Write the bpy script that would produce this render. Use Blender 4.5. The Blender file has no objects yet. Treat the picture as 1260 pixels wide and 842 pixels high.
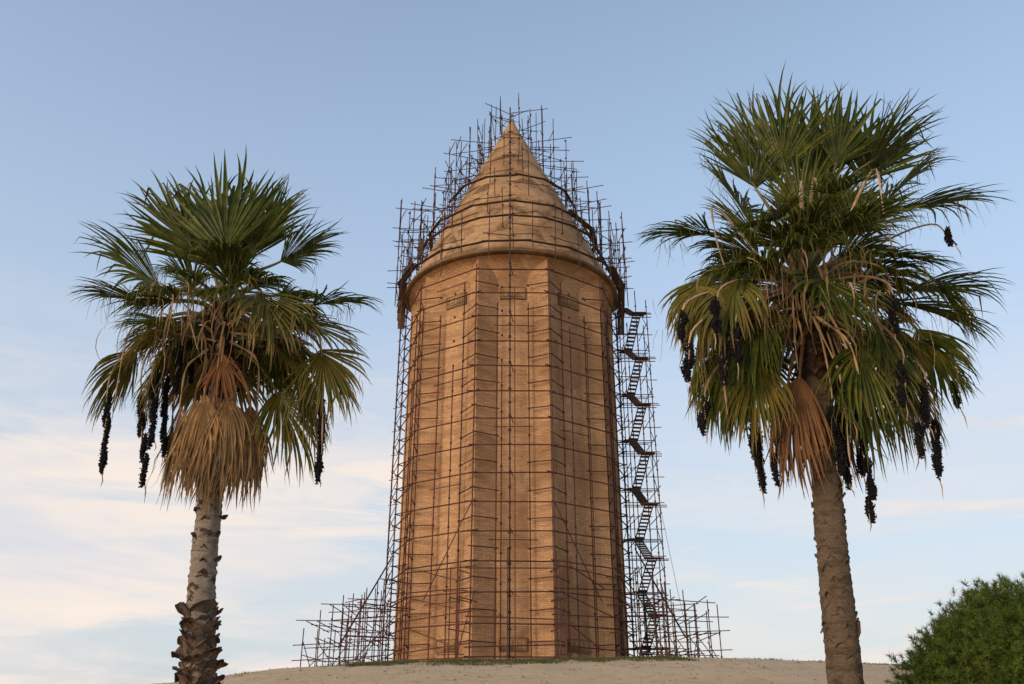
import bpy, bmesh, math, random
from mathutils import Vector, Matrix, noise
R = math.radians
rnd = random.Random(11)
scene = bpy.context.scene
col = scene.collection

# ------------------------------------------------------------------ camera
F, CX, CY, PITCH = 1050.0, 630.0, 421.0, R(23.7)
CAMZ = 1.6
cam_d = bpy.data.cameras.new('camera')
cam_d.sensor_width = 36.0
cam_d.lens = 36.0 * F / 1260.0
cam_d.clip_end = 6000
cam = bpy.data.objects.new('camera', cam_d)
cam.location = (0, 0, CAMZ)
cam.rotation_euler = (R(90) + PITCH, 0, 0)
col.objects.link(cam)
scene.camera = cam

# ------------------------------------------------------------------ sky, sun, exposure
SUN_AZ, SUN_EL = R(226), R(15)          # compass angle from +Y clockwise: behind the camera, to the left
sunvec = Vector((math.sin(SUN_AZ) * math.cos(SUN_EL), math.cos(SUN_AZ) * math.cos(SUN_EL), math.sin(SUN_EL)))
world = bpy.data.worlds.new('World')
scene.world = world
world.use_nodes = True
nt = world.node_tree
nt.nodes.clear()
def N(t, tree=None, **k):
    n = (tree or nt).nodes.new(t)
    for a, b in k.items(): setattr(n, a, b)
    return n
L = nt.links.new
out = N('ShaderNodeOutputWorld')
bg = N('ShaderNodeBackground'); bg.inputs['Strength'].default_value = 0.15
L(bg.outputs[0], out.inputs[0])
sky = N('ShaderNodeTexSky', sky_type='NISHITA', sun_disc=False, sun_elevation=SUN_EL, sun_rotation=SUN_AZ)
sky.altitude = 50; sky.air_density = 1.0; sky.dust_density = 2.0; sky.ozone_density = 1.2
tc = N('ShaderNodeTexCoord')
def cloud_layer(scale, detail, lo, hi, seed):
    mp = N('ShaderNodeMapping'); mp.inputs['Scale'].default_value = scale; mp.inputs['Location'].default_value = seed
    L(tc.outputs['Generated'], mp.inputs['Vector'])
    nz = N('ShaderNodeTexNoise'); nz.inputs['Scale'].default_value = 1.0; nz.inputs['Detail'].default_value = detail
    nz.inputs['Roughness'].default_value = 0.60; nz.inputs['Distortion'].default_value = 0.6
    L(mp.outputs[0], nz.inputs['Vector'])
    mr = N('ShaderNodeMapRange', interpolation_type='SMOOTHSTEP')
    mr.inputs[1].default_value = lo; mr.inputs[2].default_value = hi
    L(nz.outputs['Fac'], mr.inputs[0])
    return mr.outputs[0]
def M(op, a, b=None):
    m = N('ShaderNodeMath', operation=op)
    for i, v in enumerate((a, b)):
        if v is None: continue
        if isinstance(v, (int, float)): m.inputs[i].default_value = v
        else: L(v, m.inputs[i])
    return m.outputs[0]
sep = N('ShaderNodeSeparateXYZ'); L(tc.outputs['Generated'], sep.inputs[0])
def ramp(v, a, b, c=0.0, d=1.0):
    m = N('ShaderNodeMapRange', interpolation_type='SMOOTHSTEP')
    for i, x in zip((1, 2, 3, 4), (a, b, c, d)): m.inputs[i].default_value = x
    L(v, m.inputs[0]); return m.outputs[0]
low = ramp(sep.outputs[2], 0.44, 0.22)                 # clouds keep to the lower sky
leftside = ramp(sep.outputs[0], 0.15, -0.45, 0.35, 1.0) # the bank is thicker towards the sun's side
c1 = cloud_layer((2.6, 2.6, 12.0), 8.0, 0.38, 0.58, (3.1, 0.4, 1.7))
c2 = cloud_layer((3.5, 3.5, 22.0), 5.0, 0.46, 0.66, (8.3, 2.2, 4.0))
cm = M('MULTIPLY', M('MULTIPLY', c1, low), leftside)
cm2 = M('MULTIPLY', M('MULTIPLY', c2, low), 1.0)
mask = M('MAXIMUM', cm, cm2)
mask = M('MULTIPLY', mask, 0.92)
# thin veil that whitens the low sky
veil = ramp(sep.outputs[2], 0.95, 0.05, 0.22, 0.82)
mixv = N('ShaderNodeMix', data_type='RGBA'); L(veil, mixv.inputs[0])
tint = N('ShaderNodeMix', data_type='RGBA', blend_type='MULTIPLY'); tint.inputs[0].default_value = 1.0
tint.inputs[7].default_value = (1.0, 1.0, 1.0, 1)
L(sky.outputs[0], tint.inputs[6])
L(tint.outputs[2], mixv.inputs[6]); vc = N('ShaderNodeMix', data_type='RGBA'); L(ramp(sep.outputs[2], 0.10, 0.60), vc.inputs[0])
vc.inputs[6].default_value = (2.66, 2.90, 3.20, 1); vc.inputs[7].default_value = (2.36, 2.98, 3.85, 1)
L(vc.outputs[2], mixv.inputs[7])
mixc = N('ShaderNodeMix', data_type='RGBA'); L(mask, mixc.inputs[0])
L(mixv.outputs[2], mixc.inputs[6])
warm = N('ShaderNodeMix', data_type='RGBA')
L(cloud_layer((2.0, 2.0, 9.0), 4.0, 0.35, 0.65, (1.0, 7.0, 2.0)), warm.inputs[0])
warm.inputs[6].default_value = (3.1, 3.1, 3.3, 1); warm.inputs[7].default_value = (4.15, 3.6, 3.15, 1)
L(warm.outputs[2], mixc.inputs[7])
L(mixc.outputs[2], bg.inputs['Color'])

sun_d = bpy.data.lights.new('sun', 'SUN')
sun_d.energy = 1.5
sun_d.angle = R(28)
sun_d.color = (1.0, 0.76, 0.54)
sun = bpy.data.objects.new('sun', sun_d)
sun.rotation_euler = sunvec.to_track_quat('Z', 'Y').to_euler()
sun.location = (-40, -40, 40)
col.objects.link(sun)
scene.view_settings.view_transform = 'Standard'
scene.view_settings.look = 'None'
scene.view_settings.exposure = 0.68
scene.view_settings.gamma = 1.0

# ------------------------------------------------------------------ helpers
FWD = Vector((0, math.cos(PITCH), math.sin(PITCH))); UP = Vector((0, -math.sin(PITCH), math.cos(PITCH))); RIGHT = Vector((1, 0, 0))
CAM = Vector((0, 0, CAMZ))
def P(px, py, Y):
    d = FWD + RIGHT * ((px - CX) / F) + UP * ((CY - py) / F)
    return CAM + d * (Y / d.y)
def proj(p):
    d = p - CAM; z = d.dot(FWD)
    return (CX + F * d.x / z, CY - F * d.dot(UP) / z, z)

def tag(o, label, cat, group=None):
    o['label'] = label; o['category'] = cat
    if group: o['group'] = group
    return o
def thing(name, label, cat, loc, group=None):
    o = bpy.data.objects.new(name, None); o.location = loc; o.empty_display_size = 0.3
    col.objects.link(o); return tag(o, label, cat, group)
def link_mesh(name, me, parent=None, loc=None):
    o = bpy.data.objects.new(name, me); col.objects.link(o)
    if parent is not None: o.parent = parent
    if loc is not None: o.location = loc
    return o
def from_bm(name, bm, mat, parent=None, loc=(0, 0, 0), smooth=False):
    me = bpy.data.meshes.new(name); bm.to_mesh(me); bm.free()
    for m in (mat if isinstance(mat, (list, tuple)) else [mat]): me.materials.append(m)
    if smooth: me.polygons.foreach_set('use_smooth', [True] * len(me.polygons))
    return link_mesh(name, me, parent, loc)
def from_data(name, verts, faces, mat, parent=None, loc=(0, 0, 0), smooth=False, attr=None, midx=None):
    me = bpy.data.meshes.new(name); me.from_pydata([tuple(v) for v in verts], [], faces); me.update()
    for m in (mat if isinstance(mat, (list, tuple)) else [mat]): me.materials.append(m)
    if midx: me.polygons.foreach_set('material_index', midx)
    if attr:
        a = me.attributes.new('tip', 'FLOAT', 'POINT'); a.data.foreach_set('value', attr)
    if smooth: me.polygons.foreach_set('use_smooth', [True] * len(me.polygons))
    return link_mesh(name, me, parent, loc)
def frame(d):
    d = d.normalized(); a = Vector((0, 0, 1)) if abs(d.z) < 0.9 else Vector((1, 0, 0))
    u = d.cross(a).normalized(); return u, d.cross(u)
class Geo:
    def __init__(s): s.v = []; s.f = []; s.a = []; s.m = []
    def tube(s, pts, rads, n=6, caps=True, t=None, mi=0):
        b = len(s.v); pts = [Vector(p) for p in pts]; u = None
        for i, p in enumerate(pts):
            d = (pts[min(i + 1, len(pts) - 1)] - pts[max(i - 1, 0)])
            if d.length < 1e-9: d = Vector((0, 0, 1))
            d.normalize()
            if u is None: u, w = frame(d)
            else:
                u = (u - d * u.dot(d)).normalized(); w = d.cross(u)
            r = rads[i] if isinstance(rads, (list, tuple)) else rads
            for k in range(n):
                an = 2 * math.pi * k / n
                s.v.append(p + u * (r * math.cos(an)) + w * (r * math.sin(an))); s.a.append(t[i] if t else 0.0)
        for i in range(len(pts) - 1):
            for k in range(n):
                s.f.append((b + i * n + k, b + i * n + (k + 1) % n, b + (i + 1) * n + (k + 1) % n, b + (i + 1) * n + k)); s.m.append(mi)
        if caps:
            s.f.append(tuple(b + k for k in range(n))[::-1]); s.m.append(mi)
            s.f.append(tuple(b + (len(pts) - 1) * n + k for k in range(n))); s.m.append(mi)
    def box(s, c, u, v, w, mi=0):                # half-vectors
        b = len(s.v); c = Vector(c)
        for i in (-1, 1):
            for j in (-1, 1):
                for k in (-1, 1): s.v.append(c + u * i + v * j + w * k); s.a.append(0.0)
        for q in ((0, 1, 3, 2), (4, 6, 7, 5), (0, 4, 5, 1), (2, 3, 7, 6), (0, 2, 6, 4), (1, 5, 7, 3)):
            s.f.append(tuple(b + x for x in q)); s.m.append(mi)
    def poly(s, pts, mi=0, a=0.0):
        b = len(s.v)
        for p in pts: s.v.append(Vector(p)); s.a.append(a)
        s.f.append(tuple(range(b, b + len(pts)))); s.m.append(mi)
    def build(s, name, mat, parent=None, base=None, smooth=False, attr=False):
        base = Vector(base) if base is not None else Vector((0, 0, 0))
        vs = [p - base for p in s.v]
        pl = parent.location if parent is not None else Vector((0, 0, 0))
        return from_data(name, vs, s.f, mat, parent, base - pl, smooth, s.a if attr else None, s.m)

# ------------------------------------------------------------------ materials
def new_mat(name, rough=0.8):
    m = bpy.data.materials.new(name); m.use_nodes = True
    t = m.node_tree; b = t.nodes['Principled BSDF']; b.inputs['Roughness'].default_value = rough
    b.inputs['Specular IOR Level'].default_value = 0.25
    return m, t, b
def mix(t, f, a, b, mode='MIX'):
    n = t.nodes.new('ShaderNodeMix'); n.data_type = 'RGBA'; n.blend_type = mode
    for i, v in ((0, f), (6, a), (7, b)):
        if isinstance(v, (int, float)): n.inputs[i].default_value = v
        elif isinstance(v, tuple): n.inputs[i].default_value = (*v, 1)
        else: t.links.new(v, n.inputs[i])
    return n.outputs[2]
def tnoise(t, scale, detail=4, rough=0.55, sc=(1, 1, 1), lo=None, hi=None, dist=0.0, coord='Object'):
    c = t.nodes.new('ShaderNodeTexCoord'); mp = t.nodes.new('ShaderNodeMapping'); mp.inputs['Scale'].default_value = sc
    t.links.new(c.outputs[coord], mp.inputs[0])
    n = t.nodes.new('ShaderNodeTexNoise'); n.inputs['Scale'].default_value = scale; n.inputs['Detail'].default_value = detail
    n.inputs['Roughness'].default_value = rough; n.inputs['Distortion'].default_value = dist
    t.links.new(mp.outputs[0], n.inputs['Vector'])
    if lo is None: return n.outputs['Fac']
    m = t.nodes.new('ShaderNodeMapRange'); m.interpolation_type = 'SMOOTHSTEP'
    m.inputs[1].default_value = lo; m.inputs[2].default_value = hi
    t.links.new(n.outputs['Fac'], m.inputs[0]); return m.outputs[0]
def bump(t, b, h, strength=0.4, dist=0.03):
    n = t.nodes.new('ShaderNodeBump'); n.inputs['Strength'].default_value = strength; n.inputs['Distance'].default_value = dist
    t.links.new(h, n.inputs['Height']); t.links.new(n.outputs[0], b.inputs['Normal'])

def brick_mat(name, c_a, c_b, stain=0.5, patch_lo=0.55):
    m, t, b = new_mat(name, 0.9)
    c = mix(t, tnoise(t, 0.35, 5, 0.6), c_a, c_b)
    c = mix(t, tnoise(t, 1.0, 3, 0.6, (0.5, 0.5, 9.0), 0.45, 0.80), c, tuple(x * 0.84 for x in c_a))      # courses
    c = mix(t, tnoise(t, 1.0, 2, 0.5, (5.0, 5.0, 15.0), 0.50, 0.72), c, tuple(min(1, x * 1.16) for x in c_b))   # single pale bricks
    c = mix(t, tnoise(t, 1.0, 5, 0.65, (1.1, 1.1, 0.10), 0.50, 0.85), c, tuple(x * 0.80 for x in c_a))   # run-off streaks
    c = mix(t, tnoise(t, 0.22, 2, 0.4, (1, 1, 0.7), 0.52, 0.56), c, tuple(x * 0.88 for x in c_a))
    tco = t.nodes.new('ShaderNodeTexCoord'); tco.name = 'tower_coord'
    sx = t.nodes.new('ShaderNodeSeparateXYZ'); t.links.new(tco.outputs['Object'], sx.inputs[0])
    at = t.nodes.new('ShaderNodeMath'); at.operation = 'ARCTAN2'; t.links.new(sx.outputs[0], at.inputs[0]); t.links.new(sx.outputs[1], at.inputs[1])
    ml = t.nodes.new('ShaderNodeMath'); ml.operation = 'MULTIPLY'; ml.inputs[1].default_value = 8.0; t.links.new(at.outputs[0], ml.inputs[0])
    cb_ = t.nodes.new('ShaderNodeCombineXYZ'); t.links.new(ml.outputs[0], cb_.inputs[0]); t.links.new(sx.outputs[2], cb_.inputs[1])
    bt = t.nodes.new('ShaderNodeTexBrick'); bt.inputs['Scale'].default_value = 1.0
    bt.inputs['Brick Width'].default_value = .40; bt.inputs['Row Height'].default_value = .125; bt.inputs['Mortar Size'].default_value = .016
    bt.inputs['Mortar Smooth'].default_value = .3
    for nm, v in (('Color1', (.84, .82, .80)), ('Color2', (1.16, 1.17, 1.18)), ('Mortar', (.66, .64, .62))): bt.inputs[nm].default_value = (*v, 1)
    t.links.new(cb_.outputs[0], bt.inputs['Vector'])
    c = mix(t, .9, c, bt.outputs['Color'], 'MULTIPLY')
    st = tnoise(t, 0.5, 6, 0.7, (1, 1, 1.25), patch_lo, patch_lo + 0.17, 0.6)
    mm = t.nodes.new('ShaderNodeMath'); mm.operation = 'MULTIPLY'; mm.inputs[1].default_value = stain; t.links.new(st, mm.inputs[0])
    c = mix(t, mm.outputs[0], c, (0.115, 0.062, 0.030))
    t.links.new(c, b.inputs['Base Color'])
    bump(t, b, tnoise(t, 1.0, 4, 0.65, (4, 4, 12.0)), 0.5, 0.03)
    return m
BRICK = brick_mat('fired_brick', (0.410, 0.225, 0.110), (0.490, 0.285, 0.147), 0.45, 0.60)
BRICK_ROOF = brick_mat('roof_brick', (0.395, 0.228, 0.110), (0.475, 0.292, 0.150), 0.85, 0.46)
BRICK_TRIM = brick_mat('dark_trim_brick', (0.175, 0.100, 0.048), (0.26, 0.150, 0.072), 0.7, 0.50)  # far darker than the wall brick: the rim's shade is put into its colour
BRICK_PANEL = brick_mat('inscription_brick', (0.32, 0.185, 0.092), (0.38, 0.225, 0.115), 0.4, 0.55)

def plain(name, ca, cb, scale=3.0, rough=0.8, sc=(1, 1, 1), metal=0.0):
    m, t, b = new_mat(name, rough)
    c = mix(t, tnoise(t, scale, 5, 0.6, sc, 0.3, 0.7), ca, cb)
    oi = t.nodes.new('ShaderNodeObjectInfo'); geo = t.nodes.new('ShaderNodeNewGeometry')
    c = mix(t, oi.outputs['Random'], mix(t, 1.0, c, (.62, .70, .78), 'MULTIPLY'), mix(t, 1.0, c, (1.25, 1.15, 1.1), 'MULTIPLY'))
    c = mix(t, geo.outputs['Random Per Island'], mix(t, 1.0, c, (.72, .74, .76), 'MULTIPLY'), mix(t, 1.0, c, (1.3, 1.25, 1.2), 'MULTIPLY'))
    t.links.new(c, b.inputs['Base Color'])
    b.inputs['Metallic'].default_value = metal
    bump(t, b, tnoise(t, scale * 6, 3, 0.6, sc), 0.3, 0.01)
    return m
STEEL = plain('rusty_scaffold_tube', (0.052, 0.024, 0.018), (0.105, 0.036, 0.020), 1.5, 0.65)
STEEL_D = plain('dark_scaffold_tube', (0.036, 0.022, 0.020), (0.070, 0.034, 0.024), 1.5, 0.65)
PLANK = plain('weathered_plank', (0.060, 0.038, 0.026), (0.125, 0.080, 0.050), 2.0, 0.9)
TREAD = plain('grey_tread_plank', (0.075, 0.052, 0.040), (0.130, 0.090, 0.066), 2.0, 0.9)
WIRE = plain('steel_wire', (0.10, 0.09, 0.085), (0.16, 0.15, 0.14), 2.0, 0.5)

def leaf_mat(name, ca, cb, tip, trans=0.35, rough=0.45, tipstart=0.80):
    m, t, b = new_mat(name, rough)
    oi = t.nodes.new('ShaderNodeObjectInfo')
    geo = t.nodes.new('ShaderNodeNewGeometry')
    c = mix(t, geo.outputs['Random Per Island'], tuple(x * .70 for x in ca), tuple(x * 1.12 for x in cb))
    c = mix(t, oi.outputs['Random'], c, mix(t, 1.0, c, (1.25, 1.06, .80), 'MULTIPLY'))
    c = mix(t, tnoise(t, 4.0, 3, 0.6, (1, 1, 1), 0.35, 0.7), c, tuple(x * 0.75 for x in ca))
    at = t.nodes.new('ShaderNodeAttribute'); at.attribute_name = 'tip'
    mr = t.nodes.new('ShaderNodeMapRange'); mr.interpolation_type = 'SMOOTHSTEP'
    mr.inputs[1].default_value = tipstart; mr.inputs[2].default_value = 1.0; t.links.new(at.outputs['Fac'], mr.inputs[0])
    c = mix(t, mr.outputs[0], c, tip)
    t.links.new(c, b.inputs['Base Color'])
    b.inputs['Specular IOR Level'].default_value = 0.2
    tr = t.nodes.new('ShaderNodeBsdfTranslucent'); t.links.new(c, tr.inputs[0])
    ms = t.nodes.new('ShaderNodeMixShader'); ms.inputs[0].default_value = trans
    t.links.new(b.outputs[0], ms.inputs[1]); t.links.new(tr.outputs[0], ms.inputs[2])
    t.links.new(ms.outputs[0], t.nodes['Material Output'].inputs[0])
    return m
LEAF = leaf_mat('fan_leaf_green', (0.060, 0.086, 0.011), (0.160, 0.172, 0.026), (0.26, 0.22, 0.075), 0.36)
LEAF_OLD = leaf_mat('fan_leaf_yellowing', (0.130, 0.140, 0.022), (0.210, 0.165, 0.032), (0.32, 0.22, 0.09), 0.32, 0.5, 0.55)
LEAF_DEAD = leaf_mat('fan_leaf_dead', (0.250, 0.160, 0.078), (0.370, 0.250, 0.130), (0.40, 0.29, 0.165), 0.20, 0.8)
LEAF_RUST = leaf_mat('fan_leaf_dead_red', (0.215, 0.105, 0.048), (0.245, 0.125, 0.058), (0.30, 0.19, 0.10), 0.20, 0.8)
PETIOLE = plain('petiole_green', (0.075, 0.090, 0.022), (0.150, 0.120, 0.042), 3.0, 0.5)
PETIOLE_DRY = plain('petiole_dry', (0.17, 0.075, 0.032), (0.26, 0.15, 0.075), 3.0, 0.7)
STALK = plain('dry_fruit_stalk', (0.28, 0.19, 0.11), (0.42, 0.30, 0.19), 3.0, 0.8)
FRUIT = plain('black_palm_fruit', (0.004, 0.0035, 0.0045), (0.012, 0.009, 0.010), 8.0, 0.7)
BOOT = plain('leaf_base_boot', (0.055, 0.036, 0.024), (0.145, 0.098, 0.062), 5.0, 0.85)
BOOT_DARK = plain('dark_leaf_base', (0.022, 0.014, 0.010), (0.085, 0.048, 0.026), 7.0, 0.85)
def bark_mat(name, ca, cb, dark, lo, hi):
    m, t, b = new_mat(name, 0.92)
    c = mix(t, tnoise(t, 5.0, 5, 0.65), ca, cb)
    c = mix(t, tnoise(t, 1.0, 4, 0.6, (2.2, 2.2, 16.0), 0.50, 0.72), c, tuple(x * 0.62 for x in ca))
    c = mix(t, tnoise(t, 1.0, 4, 0.6, (3.6, 3.6, 7.5), lo, hi, 0.4), c, dark)
    c = mix(t, tnoise(t, 30.0, 3, 0.7, (1, 1, 0.35), 0.55, 0.75), c, tuple(x * 0.7 for x in ca))
    t.links.new(c, b.inputs['Base Color'])
    bump(t, b, tnoise(t, 1.0, 7, 0.75, (9, 9, 20.0)), 1.0, 0.06)
    return m
BARK_GREY = bark_mat('palm_bark_grey', (0.25, 0.195, 0.145), (0.36, 0.29, 0.22), (0.075, 0.045, 0.028), 0.555, 0.61)
BARK_BROWN = bark_mat('palm_bark_brown', (0.135, 0.092, 0.056), (0.20, 0.142, 0.09), (0.085, 0.055, 0.034), 0.52, 0.70)
NEEDLE = leaf_mat('pine_needle', (0.070, 0.125, 0.022), (0.130, 0.190, 0.036), (0.240, 0.290, 0.065), 0.20, 0.5, 0.3)
PINEBARK = plain('pine_bark', (0.05, 0.035, 0.025), (0.10, 0.07, 0.05), 6.0, 0.95)
GRASS = leaf_mat('hill_grass_blade', (0.065, 0.088, 0.024), (0.115, 0.120, 0.038), (0.24, 0.20, 0.09), 0.3, 0.6, 0.6)
DRYGRASS = leaf_mat('dry_grass_blade', (0.28, 0.21, 0.11), (0.28, 0.21, 0.11), (0.36, 0.27, 0.15), 0.2, 0.8)

# ------------------------------------------------------------------ terrain
TX, TY = -0.05, 65.7                     # tower axis
CREST_Y = 49.0
crest_px = [(-120, 890), (0, 874), (100, 868), (200, 848.5), (300, 833), (375, 824.5), (483, 818.5), (560, 817), (630, 816), (700, 814.5),
            (775, 812), (880, 813), (1000, 817.5), (1090, 822), (1200, 829), (1300, 838), (1420, 852)]
crest = []
for px, py in crest_px:
    q = P(px, py, CREST_Y); crest.append((q.x, q.z))
crest = [(-70, 0.6), (-46, 1.5)] + crest + [(60, 1.0), (85, 0.0)]
def sm(a, b, x):
    t = max(0.0, min(1.0, (x - a) / (b - a))); return t * t * (3 - 2 * t)
def zc(x):
    if x <= crest[0][0] or x >= crest[-1][0]: return 0.0
    for (x0, z0), (x1, z1) in zip(crest, crest[1:]):
        if x0 <= x <= x1: return z0 + (z1 - z0) * (x - x0) / (x1 - x0)
def hz(x, y):
    s = 0.25 * zc(x - 2) + 0.5 * zc(x) + 0.25 * zc(x + 2)
    e = sm(-90, -60, x) * (1 - sm(70, 100, x))
    pr = sm(13, CREST_Y, y) * (1 - sm(88, 125, y))
    n = noise.noise(Vector((x * 0.35, y * 0.35, 0.3))) * 0.10 + noise.noise(Vector((x * 1.3, y * 1.3, 4.0))) * 0.035
    return s * pr * e + n * sm(8, 20, y) * (0.35 + 0.65 * (1 - sm(44, 50, y)))
def spaced(fine_lo, fine_hi, step, far):
    a = []; x = fine_lo
    while x <= fine_hi: a.append(x); x += step
    s = step; lo = [fine_lo]; hi = [a[-1]]
    while hi[-1] < far: s *= 1.35; hi.append(hi[-1] + s)
    s = step
    while lo[-1] > -far: s *= 1.35; lo.append(lo[-1] - s)
    return lo[:0:-1] + a + hi[1:]
xs = spaced(-36, 36, 0.30, 4000); ys = spaced(12, 72, 0.30, 4000)
gv = [(x, y, hz(x, y)) for y in ys for x in xs]; nx = len(xs)
gf = [(j * nx + i, j * nx + i + 1, (j + 1) * nx + i + 1, (j + 1) * nx + i) for j in range(len(ys) - 1) for i in range(nx - 1)]
m, t, b = new_mat('sandy_earth', 0.95)
c = mix(t, tnoise(t, 0.25, 5, 0.6), (0.475, 0.335, 0.195), (0.55, 0.41, 0.26))
c = mix(t, tnoise(t, 1.0, 6, 0.7, (0.7, 2.6, 1), 0.50, 0.72), c, (0.36, 0.26, 0.155))
c = mix(t, tnoise(t, 2.2, 5, 0.7, (1, 1, 1), 0.55, 0.75), c, (0.29, 0.205, 0.125))
c = mix(t, tnoise(t, 7.0, 3, 0.6, (1, 1, 1), 0.64, 0.75), c, (0.52, 0.40, 0.26))
t.links.new(c, b.inputs['Base Color'])
bump(t, b, tnoise(t, 2.5, 7, 0.7), 0.9, 0.12)
ground = from_data('ground', gv, gf, m, smooth=True); ground['kind'] = 'structure'

# stones, dry tussocks and grass on the mound
g = Geo(); rs = random.Random(5)
def pebble(g, p, s):
    b0 = len(g.v); k = 6
    top = p + Vector((rs.uniform(-.2, .2) * s, rs.uniform(-.2, .2) * s, s * rs.uniform(.5, .8)))
    for i in range(k):
        a = 2 * math.pi * i / k + rs.uniform(-.3, .3); r_ = s * rs.uniform(.6, 1.1)
        g.v.append(p + Vector((r_ * math.cos(a), r_ * math.sin(a), -0.03))); g.a.append(0)
    for i in range(k):
        a = 2 * math.pi * i / k + rs.uniform(-.3, .3); r_ = s * rs.uniform(.45, .7)
        g.v.append(p + Vector((r_ * math.cos(a), r_ * math.sin(a), s * rs.uniform(.35, .6)))); g.a.append(0)
    g.v.append(top); g.a.append(0)
    for i in range(k):
        g.f.append((b0 + i, b0 + (i + 1) % k, b0 + k + (i + 1) % k, b0 + k + i)); g.m.append(0)
        g.f.append((b0 + k + i, b0 + k + (i + 1) % k, b0 + 2 * k)); g.m.append(0)
for _ in range(1500):
    y = rs.uniform(28, 49.5); x = rs.uniform(-24, 26) * y / 49
    s = 0.02 + 0.07 * rs.random() ** 3
    pebble(g, Vector((x, y, hz(x, y))), s)
st = g.build('pebbles', plain('stone', (0.30, 0.22, 0.14), (0.42, 0.33, 0.22), 4.0, 0.9)); st['kind'] = 'stuff'
def blades(g, p, n, h, spread):
    for _ in range(n):
        a = rs.uniform(0, 6.283); o = Vector((rs.gauss(0, spread), rs.gauss(0, spread), 0)); hh = h * rs.uniform(.5, 1.15)
        lean = Vector((math.cos(a), math.sin(a), 0)) * hh * rs.uniform(.15, .8); w = Vector((-math.sin(a), math.cos(a), 0)) * 0.012
        b0 = len(g.v); q = p + o
        for pt, tt in ((q - w, 0), (q + w, 0), (q + w * .7 + lean * .35 + Vector((0, 0, hh * .6)), .5), (q - w * .7 + lean * .35 + Vector((0, 0, hh * .6)), .5), (q + lean + Vector((0, 0, hh)), 1)):
            g.v.append(pt); g.a.append(tt)
        g.f += [(b0, b0 + 1, b0 + 2, b0 + 3), (b0 + 3, b0 + 2, b0 + 4)]; g.m += [0, 0]
g = Geo()
for _ in range(4200):                    # green strip below the tower
    x = rs.uniform(-8.6, 8.4); y = 49.6 - 8.0 * rs.random() ** 1.6
    dens = noise.noise(Vector((x * 0.55, 3.0, 0))) + 0.35 * noise.noise(Vector((x * 2.1, y, 1.0)))
    if dens < -0.2 + 0.02 * x + rs.gauss(0, .18): continue
    blades(g, Vector((x, y, hz(x, y) - .02)), 8, 0.17, 0.16)
for cx_, w_, n_ in ((13.2, 1.3, 170), (17.3, 1.6, 200), (20.8, 1.0, 80), (22.8, .8, 60), (9.6, 1.0, 60)):
    for _ in range(n_):
        x = rs.gauss(cx_, w_ * .6); y = rs.gauss(48.0, 0.9)
        blades(g, Vector((x, y, hz(x, y) - .02)), 7, 0.12, 0.12)
for _ in range(120):
    x = rs.gauss(18.6, 1.3); y = rs.gauss(45.5, 1.4)
    blades(g, Vector((x, y, hz(x, y) - .02)), 6, 0.10, 0.16)
gr = g.build('grass', GRASS, attr=True); gr['kind'] = 'stuff'
g = Geo()
for _ in range(900):
    y = rs.uniform(38, 50.0); x = rs.uniform(-22, 24) * y / 49
    if noise.noise(Vector((x * .3, y * .3, 9))) < 0.05: continue
    blades(g, Vector((x, y, hz(x, y) - .02)), 6, 0.10, 0.10)
dg = g.build('dry_grass', DRYGRASS, attr=True); dg['kind'] = 'stuff'

# ------------------------------------------------------------------ brick tower
RT, RI = 8.55, 7.42                      # flange tip and inner wall radius
ROT = R(0.8)
ZB = 3.6                                 # bottom of the masonry, below the ground line
Z_COVE, Z_RIM = 31.9, 34.25
APEX = 53.55
def pol(phi, r, z): return Vector((TX + r * math.sin(phi), TY - r * math.cos(phi), z))
tower = thing('brick_tower', 'tall tan brick tomb tower with ten sharp flanges and a conical roof, wrapped in scaffolding', 'tower', (TX, TY, ZB))
tb = Vector((TX, TY, ZB))
for m_ in (BRICK, BRICK_ROOF, BRICK_TRIM, BRICK_PANEL): m_.node_tree.nodes['tower_coord'].object = tower
def lathe(prof, n=120):
    g = Geo()
    for r_, z_ in prof:
        for k in range(n):
            g.v.append(pol(2 * math.pi * k / n, r_, z_)); g.a.append(0)
    for i in range(len(prof) - 1):
        for k in range(n):
            g.f.append((i * n + k, i * n + (k + 1) % n, (i + 1) * n + (k + 1) % n, (i + 1) * n + k)); g.m.append(0)
    return g
wall_prof = [(RI, ZB + (Z_COVE - ZB) * i / 40) for i in range(41)]
lathe(wall_prof).build('shaft_wall', BRICK, tower, tb, True)
# corbelled cove and rim
cove = [(RI - .02, Z_COVE - .02)] + [(RI + 1.30 * (1 - math.cos(a * math.pi / 2)) ** 0.9, Z_COVE + 2.05 * math.sin(a * math.pi / 2) ** 1.0) for a in [i / 12 for i in range(1, 13)]]
lathe(cove).build('corbel_course', BRICK, tower, tb, True)
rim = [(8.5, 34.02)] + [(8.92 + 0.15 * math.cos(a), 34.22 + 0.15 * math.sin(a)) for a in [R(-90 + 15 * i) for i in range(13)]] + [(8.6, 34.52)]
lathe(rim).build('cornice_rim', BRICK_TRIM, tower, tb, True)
roof = [(8.78, 34.50)]
for i in range(1, 60):
    f = i / 60
    r_ = 8.78 * (1 - f); r_ = r_ + 0.03 * math.sin(f * math.pi)          # slight swelling
    roof.append((r_ + 0.006 * noise.noise(Vector((f * 40, 0, 0))), 34.5 + (APEX - 34.5) * f))
roof = [q for q in roof if q[0] > 0.35] + [(0.22, APEX - .18), (0.05, APEX - .05)]
lathe(roof).build('cone_roof', BRICK_ROOF, tower, tb, True)
HW = 1.14                                # half width of a flange at its foot
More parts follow.
